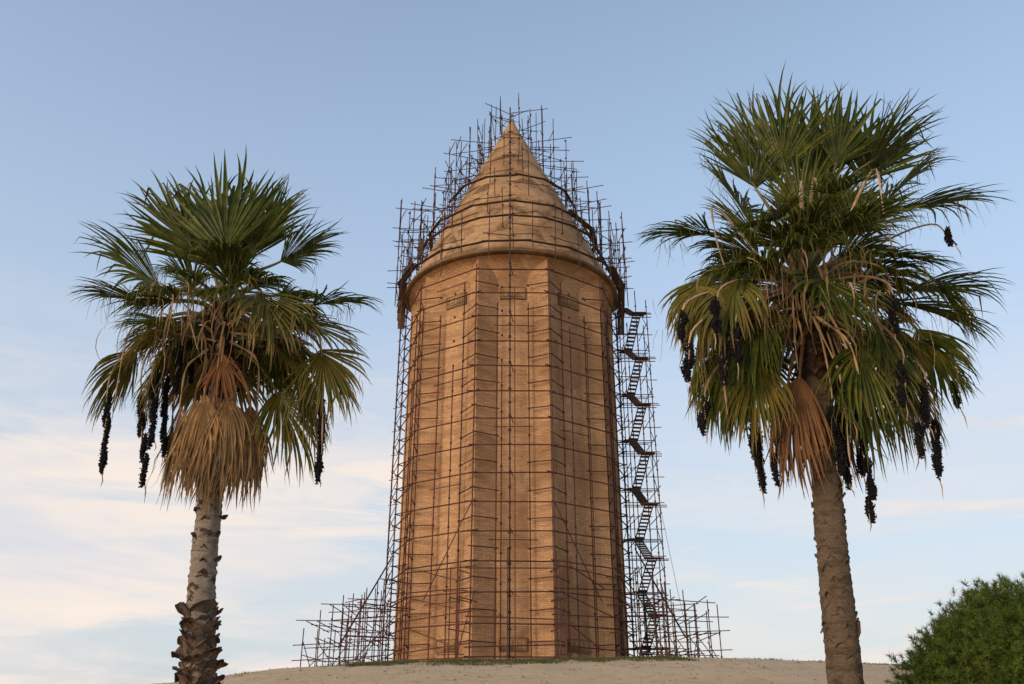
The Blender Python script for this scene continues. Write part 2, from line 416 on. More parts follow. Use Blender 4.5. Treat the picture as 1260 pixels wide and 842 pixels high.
for k in range(10):
    ph = R(18 + 36 * k) + ROT
    u = Vector((math.sin(ph), -math.cos(ph), 0)); t_ = Vector((math.cos(ph), math.sin(ph), 0)); c0 = Vector((TX, TY, 0))
    g = Geo(); zs = [ZB + (33.95 - ZB) * i / 30 for i in range(31)]
    for z in zs:
        w = 0.012 * noise.noise(Vector((k * 3.1, z * .8, 0)))
        for pt in (c0 + u * (RI - .12) - t_ * (HW + .12), c0 + u * (RT - .035 + w) - t_ * .03, c0 + u * (RT + w), c0 + u * (RT - .035 + w) + t_ * .03, c0 + u * (RI - .12) + t_ * (HW + .12)):
            g.v.append(pt + Vector((0, 0, z))); g.a.append(0)
    for i in range(len(zs) - 1):
        for j in range(4):
            g.f.append((i * 5 + j, i * 5 + j + 1, (i + 1) * 5 + j + 1, (i + 1) * 5 + j)); g.m.append(0)
    g.f.append(tuple((len(zs) - 1) * 5 + j for j in range(5))); g.m.append(0)
    g.build('flange', BRICK, tower, c0 + u * RI + Vector((0, 0, ZB)))
# kufic inscription panels in the recesses: framed reliefs of worn angular strokes
def panel(ph, z0, z1, half, seed):
    rp = random.Random(seed)
    u = Vector((math.sin(ph), -math.cos(ph), 0)); t_ = Vector((math.cos(ph), math.sin(ph), 0)); Z = Vector((0, 0, 1))
    rr = RI * math.cos(half / RI)
    c = Vector((TX, TY, (z0 + z1) / 2)) + u * (RI - .03); hh = (z1 - z0) / 2
    g = Geo(); g.box(c, u * .06, t_ * half, Z * hh)
    o = g.build('inscription_panel', BRICK_PANEL, tower, c)
    g = Geo(); f = .05
    for s in (-1, 1):
        g.box(c + Z * s * (hh - f) + u * .05, u * .045, t_ * half, Z * f)
        g.box(c + t_ * s * (half - f) + u * .05, u * .0445, t_ * f, Z * (hh - 2 * f))
    x = -half + .25                      # strokes: uprights rising from a base line
    g.box(c - Z * (hh * .55) + u * .04, u * .05, t_ * (half - .22), Z * .05)
    while x < half - .25:
        h_ = rp.choice((.35, .8, 1.0, .55)) * hh
        g.box(c + t_ * x + Z * (-hh * .55 + .052 + h_ / 2) + u * .04, u * .049, t_ * .045, Z * h_ / 2)
        if rp.random() < .45: g.box(c + t_ * (x + .12) + Z * (-hh * .5 + h_ * .8) + u * .04, u * .0485, t_ * .074, Z * .04)
        x += rp.uniform(.2, .36)
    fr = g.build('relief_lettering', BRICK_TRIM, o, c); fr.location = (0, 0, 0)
for k in range(10):
    ph = R(36 * k) + ROT
    panel(ph, 30.75, 31.8, .98, 100 + k)
    panel(ph, 5.45, 6.3, .92, 200 + k)

# ------------------------------------------------------------------ scaffolding
class Kit:
    def __init__(s, name, label, cat, base):
        s.root = thing(name, label, cat, base); s.items = {}
    def add(s, kind, pts, r=.035, couplers=(), mat=STEEL, box=None):
        s.items.setdefault(kind, []).append(([Vector(p) for p in pts], r, couplers, mat, box))
    def pole(s, kind, a, b, r=.035, over=0.0, mat=STEEL, couplers=()):
        a, b = Vector(a), Vector(b); d = (b - a).normalized()
        o1 = rnd.uniform(.3, 1.0) * over; o2 = rnd.uniform(.3, 1.0) * over
        s.add(kind, (a - d * o1, b + d * o2), r, couplers, mat)
    def plank(s, kind, a, b, side, w=.12, h=.022, mat=PLANK):
        s.add(kind, (a, b), 0, (), mat, (Vector(side).normalized() * w, h))
    @staticmethod
    def shape(g, it):
        pts, r, couplers, mat, box = it
        if box:
            a, b = pts; d = (b - a) / 2; w = box[0]; up = d.normalized().cross(w.normalized()).normalized() * box[1]
            g.box((a + b) / 2, d, w, up)
        else:
            g.tube(pts, r, 6)
            d = (pts[-1] - pts[0]).normalized()
            for c in couplers: g.tube((c - d * .07, c + d * .07), r * 1.75, 5)
    def finish(s, cap=95):
        for kind, lst in s.items.items():
            def score(it):
                a, b = it[0][0], it[0][-1]; m_ = (a + b) / 2
                ax, ay, az = proj(a); bx, by, bz = proj(b)
                L_ = math.hypot(ax - bx, ay - by)
                r_ = math.hypot(m_.x - TX, m_.y - TY); rr = 8.6 if m_.z < 34.3 else 8.78 * (APEX - m_.z) / 19
                if m_.y > TY + 1 and abs(m_.x - TX) < rr * 0.98: L_ *= 0.02
                return -L_
            lst = sorted(lst, key=score)
            one, rest = lst[:cap], lst[cap:]
            for it in one:
                g = Geo(); Kit.shape(g, it); g.build(kind, it[3], s.root, it[0][0])
            if rest:
                g = Geo()
                for it in rest: Kit.shape(g, it)
                o = g.build(kind, rest[0][3], s.root, s.root.location); o['kind'] = 'stuff'
def jit(s=.05): return rnd.uniform(-s, s)

# --- cage round the shaft
cage = Kit('shaft_scaffolding', 'rusty tube scaffolding cage ringing the full height of the brick shaft below the cornice', 'scaffolding', (TX, TY, 4.1))
levels = [5.05 + 1.98 * i for i in range(15)]
RS = RT + .38
for k in range(10):
    ph = R(18 + 36 * k) + ROT
    tip = lambda z, p=ph: pol(p, RS, z)
    gz = hz(*pol(ph, RS, 0).xy) - .1
    cage.add('standard', (tip(gz), tip(33.3 + jit(.3))), .058, [tip(z) for z in levels])
    for s in (-1, 1):
        fp = ph + s * R(9.6)
        cage.add('standard', (pol(fp, RI + .55, hz(*pol(fp, RI + .5, 0).xy) - .1), pol(fp, RI + .55, rnd.choice((31.6, 32.4, 30.2)))), .052, [pol(fp, RI + .55, z + .9) for z in levels[:-1]])
        if rnd.random() < .75:
            f2 = fp + s * R(rnd.uniform(2, 4)); cage.add('standard', (pol(f2, RI + 1.0, 4.0), pol(f2, RI + 1.0, rnd.choice((31.9, 28.5, 25.4)))), .046, [pol(f2, RI + 1.0, z + .5) for z in levels[:-1]])
        for i, z in enumerate(levels[:-1]):
            if rnd.random() < .93:
                cage.pole('transom', tip(z + .95 + jit()), pol(fp, RI + .55, z + .90 + jit()), .042, .25)
    nph = ph + R(36)
    for i, z in enumerate(levels):
        cage.pole('ledger', tip(z + jit()), pol(nph, RS, z + jit()), .050, .55)
        if i % 4 == (k % 3) and i > 1:
            cage.pole('transom', pol(ph + R(9.6), RI + .62, z - .5), pol(nph - R(9.6), RI + .62, z - .5 + jit()), .033, .5)
    if math.cos(ph + R(18)) > -.3:          # doubled tubes and low crossing rails near the ground
        for z in (5.6, 7.55, 9.3, 10.6):
            if rnd.random() < .8:
                cage.pole('ledger', pol(ph, RS + .16, z + jit(.15)), pol(nph, RS + .16, z + jit(.3)), .042, .5)
        for z in (6.4, 8.4, 10.2):
            f0 = rnd.uniform(0, .3); f1 = rnd.uniform(.6, 1)
            if rnd.random() < .75 and abs(k - 9) > 0:
                cage.pole('brace', tip(z).lerp(pol(nph, RS + .3, z), f0) + Vector((0, 0, .5)), tip(z).lerp(pol(nph, RS + .3, z), f1) - Vector((0, 0, rnd.uniform(.2, .8))), .036, .3)
for ph in (R(18) + ROT, R(-18) + ROT, R(90) + ROT, R(-54) + ROT, R(54) + ROT):
    sgn = 1 if ph > 0 else -1
    cage.pole('brace', pol(ph, RS, 15.0), pol(ph + sgn * R(27), RI + 1.0, 8.9), .034, .3)
# lacing ladder on the sun side: a mast of two standards with zigzag braces
ph = R(-90) + ROT
a_in = lambda z: pol(ph - R(1.5), RS + .05, z); a_out = lambda z: pol(ph - R(3), RS + .50, z)
cage.add('standard', (a_out(hz(*a_out(0).xy) - .1), a_out(35.5)), .052, [a_out(z) for z in levels])
b_out = lambda z: pol(ph + R(7), RS + .38, z)
cage.add('standard', (b_out(hz(*b_out(0).xy) - .1), b_out(34.5)), .038, [b_out(z) for z in levels])
z = 4.6; fl = 0
while z < 33.0:
    p0, p1 = (a_in(z), a_out(z + 1.0)) if fl % 2 == 0 else (a_out(z), a_in(z + 1.0))
    cage.pole('brace', p0, p1, .028, .12)
    if fl % 2 == 0:
        cage.pole('brace', b_out(z), pol(ph + R(5), RS, z + .9), .028, .12)
        cage.pole('transom', a_in(z + .1), a_out(z + .1), .028, .35)
    z += 1.0; fl += 1
# tall hoist pole in front of the middle recess
hp = lambda z: pol(R(-.6), 9.75, z)
cage.add('standard', (hp(hz(TX, TY - 9.75) - .1), hp(47.0)), .062, [hp(4.6 + 1.0 * i) for i in range(42)], STEEL_D)
h2 = lambda z: pol(R(-1.3), 9.9, z)
cage.add('standard', (h2(hz(TX, TY - 9.9) - .1), h2(11.6)), .052, [h2(5 + 1.9 * i) for i in range(4)], STEEL_D)
cage.pole('transom', pol(R(-1.2), RI + .2, 31.0), hp(31.0), .034, .2)
for z in levels[::2]:
    cage.pole('transom', pol(R(0) + ROT, RI + .15, z), hp(z), .033, .2)
for ph in (R(0) + ROT,):
    cage.add('standard', (pol(ph + R(1), RI + .55, 4), pol(ph + R(1), RI + .55, 31.6)), .034)
cage.finish()

# --- stepped scaffold round the conical roof
rs_ = Kit('roof_scaffolding', 'stepped thicket of rusty upright scaffold poles ringing the conical roof up to its point', 'scaffolding', (TX, TY, 34.3))
def zcone(r_): return APEX - (APEX - 34.5) * max(r_ - .25, 0) / 8.78 if r_ < 9.1 else 32.6
RC = lambda z: max(0.0, 8.78 * (APEX - z) / (APEX - 34.5)) + .2           # cone radius at a height
rings = [(9.85, 34), (9.0, 31), (8.0, 29), (7.0, 26), (6.0, 24), (5.0, 21), (4.0, 18), (3.0, 15), (2.0, 10), (1.1, 6)]
rlev = [35.0 + 1.92 * j for j in range(11)]
for i, (r_, n) in enumerate(rings):
    off = rnd.uniform(0, 1); ring = []
    for k in range(n):
        ph = 2 * math.pi * (k + off + jit(.2)) / n; rr = r_ + jit(.15)
        front = math.cos(ph) > .35
        if front and i > 0 and rnd.random() < .62: ring.append(None); continue
        rise = (7.6 if r_ > 3.5 else 5.2 if r_ > 1.5 else 3.0) + rnd.uniform(-1.6, .9)
        if front: rise = rnd.uniform(2.5, 5.0)
        bot = zcone(rr) - .05 if rr < 9.0 else 32.8 + rnd.uniform(0, 1.2)
        top = (zcone(rr) if rr < 9.0 else 34.6) + rise
        if r_ < 3.6 and rnd.random() < .35 and not front: top += .9
        rs_.add('upright', (pol(ph, rr, bot), pol(ph, rr, top) + Vector((jit(.12), jit(.12), 0))), .040, [pol(ph, rr, z) for z in rlev if bot < z < top], STEEL_D if rnd.random() < .5 else STEEL)
        ring.append((ph, rr, bot, top))
    for k in range(n):
        q0, q1 = ring[k], ring[(k + 1) % n]
        if not q0: continue
        front = math.cos(q0[0]) > .35
        for z in rlev:
            if not (q0[2] + .4 < z < q0[3] - .2): continue
            if q1 and q1[2] < z + .4 and rnd.random() < (.80 if not front else .40):
                rs_.pole('ring_ledger', pol(q0[0], q0[1], z + jit(.12)), pol(q1[0], q1[1], z + jit(.12)), .034, .5)
            if rnd.random() < .30 and not front:
                inn = max(RC(z), q0[1] - 2.2)
                rs_.pole('radial_tube', pol(q0[0], inn, z + .08), pol(q0[0], q0[1], z + .08 + jit(.1)), .034, .8)
        if rnd.random() < .35 and not front:
            z = q0[2] + rnd.uniform(.4, max(.5, q0[3] - q0[2] - 3.2))
            rs_.pole('brace', pol(q0[0], q0[1], z), pol(q0[0] + rnd.choice((-1, 1)) * 1.6 / max(r_, 1.5), q0[1], min(z + 1.9, q0[3])), .030, .3)
# outer skin: at every level a tube sticks out past the last poles
for z in rlev[:-2]:
    for k in range(18):
        ph = 2 * math.pi * (k + jit(.3)) / 18
        if math.cos(ph) > .4: continue
        ro = min(10.0, RC(z - 6.6) + .3)
        rs_.pole('radial_tube', pol(ph, max(RC(z), ro - 2.6), z + jit(.1)), pol(ph, ro, z + jit(.15)), .034, .8)
# front arcs that lie close along the cone
for z in rlev[1:9]:
    r0 = RC(z) + .45; n = max(6, int(r0 * 2.2))
    for k in range(-n // 4 - 1, n // 4 + 1):
        if rnd.random() < .75:
            rs_.pole('ring_ledger', pol(2 * math.pi * k / n, r0, z + jit(.1)), pol(2 * math.pi * (k + 1) / n, r0, z + jit(.1)), .034, .45)
# poles that stand above the point
for dx, dy, zt, zb in ((.75, -.4, 56.3, 51.5), (-1.9, -.5, 54.9, 49.5), (-.9, .6, 54.5, 51.2), (1.6, .3, 54.2, 50.0), (-2.6, .5, 54.0, 48.2), (2.3, -.6, 53.8, 48.6), (.2, 1.4, 55.0, 50.5), (3.0, .4, 53.6, 47.5)):
    p = Vector((TX + dx, TY + dy, 0))
    rs_.add('upright', (p + Vector((0, 0, zb)), p + Vector((jit(.06), jit(.06), zt))), .036, [], STEEL_D)
rs_.pole('ring_ledger', (TX - 2.2, TY - 1.2, 54.3), (TX + .2, TY - .8, 53.3), .034, .3)
rs_.pole('ring_ledger', (TX + .0, TY - .8, 53.2), (TX + 1.4, TY - .9, 53.8), .034, .3)
rs_.pole('ring_ledger', (TX - 2.0, TY - .8, 53.4), (TX - .3, TY + 1.0, 54.0), .034, .3)
rs_.pole('ring_ledger', (TX + 1.2, TY + .3, 52.6), (TX + 2.9, TY - .2, 53.0), .034, .4)
# plank walks that ring the cone
def walk(z, r_, p0, p1, step, nrow=2):
    ph = p0
    while ph < p1:
        e = ph + step * rnd.uniform(.9, 1.15)
        for j in range(nrow):
            rr = r_ + .27 * j + jit(.05)
            a, b = pol(R(ph - 1.5), rr, z + jit(.05)), pol(R(e + 1.5), rr, z + jit(.05) )
            rs_.plank('walk_plank', a, b, pol(R((ph + e) / 2), 1, 0) - Vector((TX, TY, 0)))
        ph = e
walk(34.75, 9.45, -125, -58, 22)
walk(34.8, 9.5, -58, 58, 21, 1)
walk(34.75, 9.45, 58, 125, 22)
walk(37.85, 8.15, -80, 45, 20, 1)
walk(39.7, 7.35, -100, 40, 24, 1)
walk(39.7, 7.35, 40, 110, 24)
walk(43.4, 5.65, -75, 70, 26, 1)
walk(36.3, 8.9, 95, 175, 22, 2)
# leaning board runs along the right edge of the cone and a few boards stood on end at the left
for i in range(7):
    z0 = 34.9 + i * .95; r0 = zcone(0) and 8.78 * (APEX - z0) / 19 + .55
    r1 = 8.78 * (APEX - z0 - 1.0) / 19 + .5
    for j in (0, 1):
        rs_.plank('board', pol(R(78 - i * 1.5 + j * 4), r0, z0), pol(R(80 - i * 1.5 + j * 4), r1, z0 + 1.15), Vector((math.sin(R(10)), -math.cos(R(10)), 0)), .14, .03)
for dph, z0, h_ in ((-80, 34.6, 2.0), (-76, 35.4, 1.8), (-72, 37.0, 1.6), (-84, 33.2, 1.9), (-88, 33.0, 2.2)):
    rr = min(8.78 * (APEX - z0) / 19 + .65, 9.6)
    rs_.plank('board', pol(R(dph), rr, z0), pol(R(dph), rr, z0) + Vector((.25, 0, h_)), (1, .2, 0), .14, .03)
for dph, z0, dph2, z1 in ((62, 34.9, 80, 34.3), (80, 34.4, 92, 32.9), (93, 33.2, 95, 31.5), (-72, 34.6, -88, 33.6), (-90, 33.9, -92, 31.8), (88, 33.9, 94, 33.0)):
    for j in (0, .3): rs_.plank('board', pol(R(dph), 9.25 + j, z0), pol(R(dph2), 9.25 + j, z1), pol(R(dph), 1, 0) - Vector((TX, TY, 0)), .14, .03)
rs_.finish()

# --- stair tower on the right
SX, SY = TX + RS + 1.0, TY - .2
stair = Kit('scaffold_stair', 'narrow zigzag stair in its own scaffold mast climbing the right flank of the brick tower', 'scaffold stair', (SX, SY, 4.1))
sp = lambda x, y, z: Vector((SX + x, SY + y, z))
stand = [(-.85, 1.75, 34.6), (1.25, -1.75, 33.4), (.95, 1.75, 32.4), (-.75, -1.75, 33.0), (.35, -1.9, 34.2), (1.25, .2, 32.0), (-.8, .1, 31.0), (.1, 1.85, 33.0)]
for x, y, zt in stand:
    stair.add('standard', (sp(x, y, hz(SX + x, SY + y) - .1), sp(x, y, zt)), .040, [sp(x, y, z) for z in levels])
z0 = 2.27; CYC = 3.98; nfl = 0; first = {}
treads_me = None
def flight(a, b, name='flight'):
    """open stair of two stringers with plank treads from a (low) to b (high)"""
    global treads_me
    d = b - a; h = Vector((d.x, d.y, 0)).normalized(); side = Vector((-h.y, h.x, 0)) * .30
    g = Geo(); dn = d.normalized(); upv = dn.cross(side.normalized()).normalized()
    for s in (-1, 1):
        g.box((a + b) / 2 + side * s * 1.1, d / 2 * 1.04, side.normalized() * .022, upv * .055)
    o = g.build(name, STEEL_D, stair.root, a)
    n = 9
    for i in range(n):
        p = a + d * ((i + .5) / n)
        if treads_me is None:
            g2 = Geo(); g2.box(Vector((0, 0, 0)), Vector((.33, 0, 0)), Vector((0, .125, 0)), Vector((0, 0, .045)))
            t0 = g2.build('tread', TREAD, o); treads_me = t0.data
        else: t0 = link_mesh('tread', treads_me, o)
        t0.location = p - a; t0.rotation_euler = (0, 0, math.atan2(side.y, side.x))
z = z0
while z < 31.0:
    back0 = sp(-.2, 1.5, z); front = sp(.62, -1.5, z + CYC / 2); back1 = sp(-.2, 1.5, z + CYC)
    if z > 4: flight(back0 + Vector((.22, -.1, 0)), front + Vector((-.15, .15, 0)))
    if z + CYC < 35:
        flight(front + Vector((-.35, .1, .03)), back1 + Vector((.05, -.15, .03)))
    for (c, n) in ((front, 3), (back1, 3)):
        if c.z > 33.6 or c.z < 4.6: continue
        for j in range(n):
            y = c.y + (-.12 if c is front else .12) + .27 * (j - 1)
            stair.plank('landing_board', Vector((c.x - .55 + jit(.08), y, c.z + .045 + jit(.02))), Vector((c.x + .55 + jit(.1), y, c.z + .045 + jit(.02))), (0, 1, 0))
        for yy in (-.3, .3):
            stair.pole('ledger', Vector((SX - 1.25, c.y + yy, c.z - .04)), Vector((SX + 1.35, c.y + yy, c.z - .04)), .034, .7)
    z += CYC
for i, zl in enumerate(levels[:-1]):
    stair.pole('ledger', sp(1.25, -1.75, zl + .55), sp(1.1, 1.75, zl + .55), .034, .8)
    stair.pole('ledger', sp(-.8, -1.75, zl + .5), sp(-.85, 1.75, zl + .5), .034, .5)
    if i % 2 == 0: stair.pole('brace', sp(-.8, -1.75, zl + .2), sp(-.85, 1.75, zl + 1.9), .030, .3)
    else: stair.pole('brace', sp(-.85, 1.75, zl + .2), sp(.95, 1.75, zl + 1.9), .030, .3)
    stair.pole('brace', sp(1.25, -1.75, zl + .1), sp(1.25, .2, zl + 1.8), .030, .3)
    stair.pole('transom', sp(-.85, 1.78, zl + 1.1), sp(1.0, 1.75, zl + 1.1), .032, .6)
    stair.pole('transom', sp(-1.2, -1.8, zl + 1.4), sp(1.25, -1.78, zl + 1.4), .032, .6)
stair.finish()

# --- low buttress scaffolds at the foot
def wing(name, label, x0, x1, ydepth, heights, outw):
    k = Kit(name, label, 'scaffolding', (x0, TY, hz(x0, TY)))
    n = len(heights); rows = [-ydepth, 0.0, ydepth]
    xsn = [x0 + (x1 - x0) * i / (n - 1) for i in range(n)]
    top = {}
    for j, yy in enumerate(rows):
        for i, x in enumerate(xsn):
            xx = x + jit(.22); h = heights[i] + jit(.55) - (.5 if j == 2 else 0)
            y = TY + yy + jit(.2); gz = hz(xx, y)
            if j == 1 and i % 2 == 1 and rnd.random() < .5: continue
            k.add('standard', (Vector((xx, y, gz - .1)), Vector((xx + jit(.05), y, gz + h))), .038, [Vector((xx, y, gz + 1.1 + 1.5 * q)) for q in range(int(h / 1.6))])
            top[j, i] = (xx, y, gz, h)
    g0 = hz((x0 + x1) / 2, TY)
    for q in range(5):
        zl = g0 + .35 + 1.12 * q
        reach = [i for i in range(n) if heights[i] > zl - g0 + .2]
        if len(reach) < 2: continue
        for j, yy in enumerate(rows):
            y = TY + yy + .07
            a = xsn[reach[0]]; b = xsn[reach[-1]]
            if rnd.random() < .92:
                k.pole('ledger', (a, y, zl + jit(.2)), (b, y, zl + jit(.25)), .034, .9)
            if rnd.random() < .35:
                k.pole('ledger', (a, y + .3, zl + .5 + jit(.2)), (a + (b - a) * .6, y + .3, zl + .5 + jit(.3)), .032, .6)
        for i in reach:
            if rnd.random() < .8:
                k.pole('transom', (xsn[i] + .06, TY - ydepth, zl + .07 + jit(.1)), (xsn[i] + .06, TY + ydepth, zl + .07 + jit(.1)), .032, .6)
    for i in range(n - 1):
        for j in (0, 2):
            y = TY + rows[j] - .08
            if rnd.random() < .6:
                u, v = (xsn[i], xsn[min(i + 2, n - 1)]) if rnd.random() < .5 else (xsn[min(i + 2, n - 1)], xsn[i])
                k.pole('brace', (u, y, g0 + .3 + jit(.3)), (v, y, g0 + rnd.uniform(1.8, 3.0)), .031, .3)
    # raking tubes up to the cage
    for s in (-.9, -.55):
        k.pole('raker', (x0 + (x1 - x0) * .60, TY + s, g0 + 2.6), (x0 - outw * .35, TY + s * .6, g0 + 8.6), .036, .4)
    k.pole('raker', (x0 + (x1 - x0) * .30, TY + .6, g0 + 1.0), (x0 - outw * .2, TY + .4, g0 + 7.6), .034, .4)
    k.finish()
wing('base_scaffolding', 'low rusty tube scaffold bracing the left foot of the brick tower', TX - RS - .5, TX - RS - 5.3, 3.6, [6.2, 5.9, 5.6, 5.2, 5.4, 4.7, 4.1], -1)
wing('base_scaffolding', 'low rusty tube scaffold at the right foot of the brick tower beside the stair', TX + RS + .9, TX + RS + 5.4, 3.6, [6.0, 5.6, 5.4, 5.5, 5.0, 5.1, 4.2], 1)
def fin(name, label, phd, length, heights, half):
    ph = R(phd) + ROT
    base = pol(ph, RS + .4, 0); base.z = hz(base.x, base.y)
    k = Kit(name, label, 'scaffolding', base)
    n = len(heights); u = Vector((math.sin(ph), -math.cos(ph), 0)); t_ = Vector((math.cos(ph), math.sin(ph), 0))
    for j in (-1, 1):
        for i in range(n):
            p = pol(ph, RS + .25 + length * (i + 1) / n, 0) + t_ * (half * j + jit(.08)); gz = hz(p.x, p.y)
            if j == 1 and i < n - 1: continue
            k.add('standard', (Vector((p.x, p.y, gz - .1)), Vector((p.x + jit(.05), p.y, gz + heights[i]))), .038, [Vector((p.x, p.y, gz + 1 + 1.5 * q)) for q in range(int(heights[i] / 1.6))])
    for j in (-1, 1):
        for q in range(4):
            z = base.z + .5 + 1.85 * q
            if z - base.z > heights[0]: continue
            lz = length * max([(i + 1) / n for i in range(n) if heights[i] > z - base.z] or [.2])
            a = pol(ph, RT + .1, z + jit()) + t_ * half * j * .8; e = pol(ph, RS + .25 + lz, z + jit(.1)) + t_ * half * j
            if j == 1 and q % 2: continue
            k.pole('ledger', a, e, .034, .35)
    for q in range(3):
        z = base.z + .8 + 1.85 * q
        k.pole('transom', pol(ph, RS + .25 + length, z) - t_ * half, pol(ph, RS + .25 + length, z) + t_ * half, .032, .8)
    k.pole('brace', pol(ph, RS + .2, base.z + 4.6) + t_ * half, pol(ph, RS + .2 + length, base.z + 1.0) + t_ * half, .032, .3)
    k.finish()
fin('buttress_scaffolding', 'small frame of scaffold tubes standing out from the front flange left of the middle recess', -18, 2.6, [6.4, 6.0], .28)
fin('buttress_scaffolding', 'small frame of scaffold tubes against the front flange right of the middle recess', 18, 1.0, [7.2, 6.6], .22)
fin('buttress_scaffolding', 'scaffold frame before the left flank flange, between the front frame and the left low scaffold', -54, 3.6, [6.2, 5.6, 4.6], .7)
fin('buttress_scaffolding', 'scaffold frame before the right flank flange, short of the zigzag stair', 54, 3.0, [6.4, 5.6], .6)

# guy wire from the stair mast to the ground
g = Geo()
a = P(797, 545, TY - 1.2); b_ = P(838, 742, TY - 1.0)
d = b_ - a; tt = (b_.z - hz(b_.x, b_.y)) / -d.z if d.z else 0
e = b_ + d * ((b_.z - hz(b_.x, b_.y)) / -d.z)
pts = [a.lerp(e, i / 16) - Vector((0, 0, .5 * math.sin(math.pi * i / 16))) for i in range(17)]
g.tube(pts, .016, 4)
tag(g.build('guy_wire', WIRE, None, pts[-1]), 'thin pale wire slanting from the stair scaffold down towards the right foot', 'wire')

# ------------------------------------------------------------------ palms
def bez(p0, p1, p2, p3, n):
    o = []
    for i in range(n + 1):
        t = i / n; s = 1 - t
        o.append(p0 * s ** 3 + p1 * 3 * s * s * t + p2 * 3 * s * t * t + p3 * t ** 3)
    return o
def fan(rp, heart, hub, tip, droop=.6, spread=74, nseg=44, split=.54, roll=0.0, face=None, mats=None, cup=.25, dead=False, pet_r=.022, sag=.15, name='frond', parent=None, widthf=1.0, curl=0.0):
    axis = (tip - hub); Lb = axis.length; x = axis.normalized()
    if face is not None: n0 = Vector(face)
    else:
        inward = Vector((heart.x - hub.x, heart.y - hub.y, 0))
        n0 = Vector((0, 0, 1)) * 1.0 + (inward.normalized() * .45 if inward.length > .05 else Vector((0, -.2, 0)))
    n0 = (n0 - x * n0.dot(x))
    if n0.length < .05: n0 = Vector((0, -1, .2)) - x * (-x.y + .2 * x.z)
    n = n0.normalized()
    if roll: n = Matrix.Rotation(roll, 3, x) @ n
    y = n.cross(x).normalized()
    g = Geo()
    # petiole
    d0 = heart + (hub - heart) * .35 + Vector((0, 0, .28 * (hub - heart).length * (1 if not dead else .4)))
    d1 = hub - x * .30 * (hub - heart).length
    pts = bez(heart, d0, d1, hub, 10); pts.append(hub + x * .14 * Lb)
    m_ = len(pts)
    g.tube(pts, [pet_r * (1.9 - 1.1 * i / (m_ - 1)) for i in range(m_)][:-1] + [pet_r * .35], 6, True, None, 1)
    S = R(spread); da = 2 * S / nseg
    G = Vector((0, 0, -1))
    costa = .16 * Lb
    for i in range(nseg):
        a = -S + (i + .5) * da + rp.uniform(-.25, .25) * da + 1.3 * da * noise.noise(Vector((i * .33, hub.x * 7, hub.z * 5)))
        q = min(1.0, abs(a) / S)
        lf = (1 - .30 * q ** 1.6) * rp.uniform(.84, 1.05)
        if rp.random() < .06: lf *= rp.uniform(.55, .85)
        ln = Lb * lf
        o = hub + x * costa * (1 - q) ** 1.2
        d = (x * math.cos(a) + y * math.sin(a) + n * (cup * (abs(math.sin(a)) ** 1.3) + (.05 if i % 2 else -.05) * .6)).normalized()
        lat = (-x * math.sin(a) + y * math.cos(a))
        ns = 8; st = ln / ns; p = o.copy(); b0 = len(g.v)
        dr = droop * rp.uniform(.55, 1.5); hang = rp.random() < .25
        side = rp.uniform(-.5, .5); brk = rp.uniform(.6, .92) if rp.random() < (.20 if not dead else .45) else 9
        warp = Vector((rp.gauss(0, .07), rp.gauss(0, .07), rp.gauss(0, .06))) * (1.6 if dead else 1)
        for j in range(ns + 1):
            t = j / ns
            if t <= split: w = 2 * (t * ln + .15 * Lb) * math.tan(da / 2) * 1.22
            else:
                w0 = 2 * (split * ln + .15 * Lb) * math.tan(da / 2) * 1.22
                w = w0 * max(0, 1 - ((t - split) / (1 - split))) ** .85 * .92 + .0015
            w *= widthf
            nn = d.cross(lat).normalized() * -1 if d.cross(lat).length > 1e-6 else n
            ft = (.26 if t < split else .26 + .6 * (t - split)) * w
            g.v += [p - lat * w * .5, p + n * (-ft), p + lat * w * .5]; g.a += [t, t * .8, t]
            if j < ns:
                k = (sag * t + (dr * max(0, t - split * .8) ** 1.0) * (2.6 if hang and t > split else 1.0))
                d = (d + G * k * .62 + lat * side * (max(0, t - split)) * .5 + warp * t).normalized()
                if t > brk: d = (d * .35 + G * .9 + lat * side).normalized(); brk = 9
                lat = (lat - d * lat.dot(d)).normalized()
                p = p + d * st
        for j in range(ns):
            b1 = b0 + 3 * j
            g.f += [(b1, b1 + 1, b1 + 4, b1 + 3), (b1 + 1, b1 + 2, b1 + 5, b1 + 4)]; g.m += [0, 0]
    # loose fibres
    for _ in range(16 if not dead else 6):
        a = rp.uniform(-S, S) * .9; t0 = rp.uniform(.5, .8)
        p = hub + (x * math.cos(a) + y * math.sin(a)) * Lb * t0 * .9 + Vector((0, 0, -.05 * Lb))
        q = p + Vector((rp.uniform(-.12, .12), rp.uniform(-.12, .12), -rp.uniform(.12, .55)))
        g.tube((p, p.lerp(q, .5) + Vector((rp.uniform(-.04, .04), 0, 0)), q), [.004, .003, .0015], 3, False, (.9, 1, 1))
    return g.build(name, mats or [LEAF, PETIOLE], parent, heart, False, True)

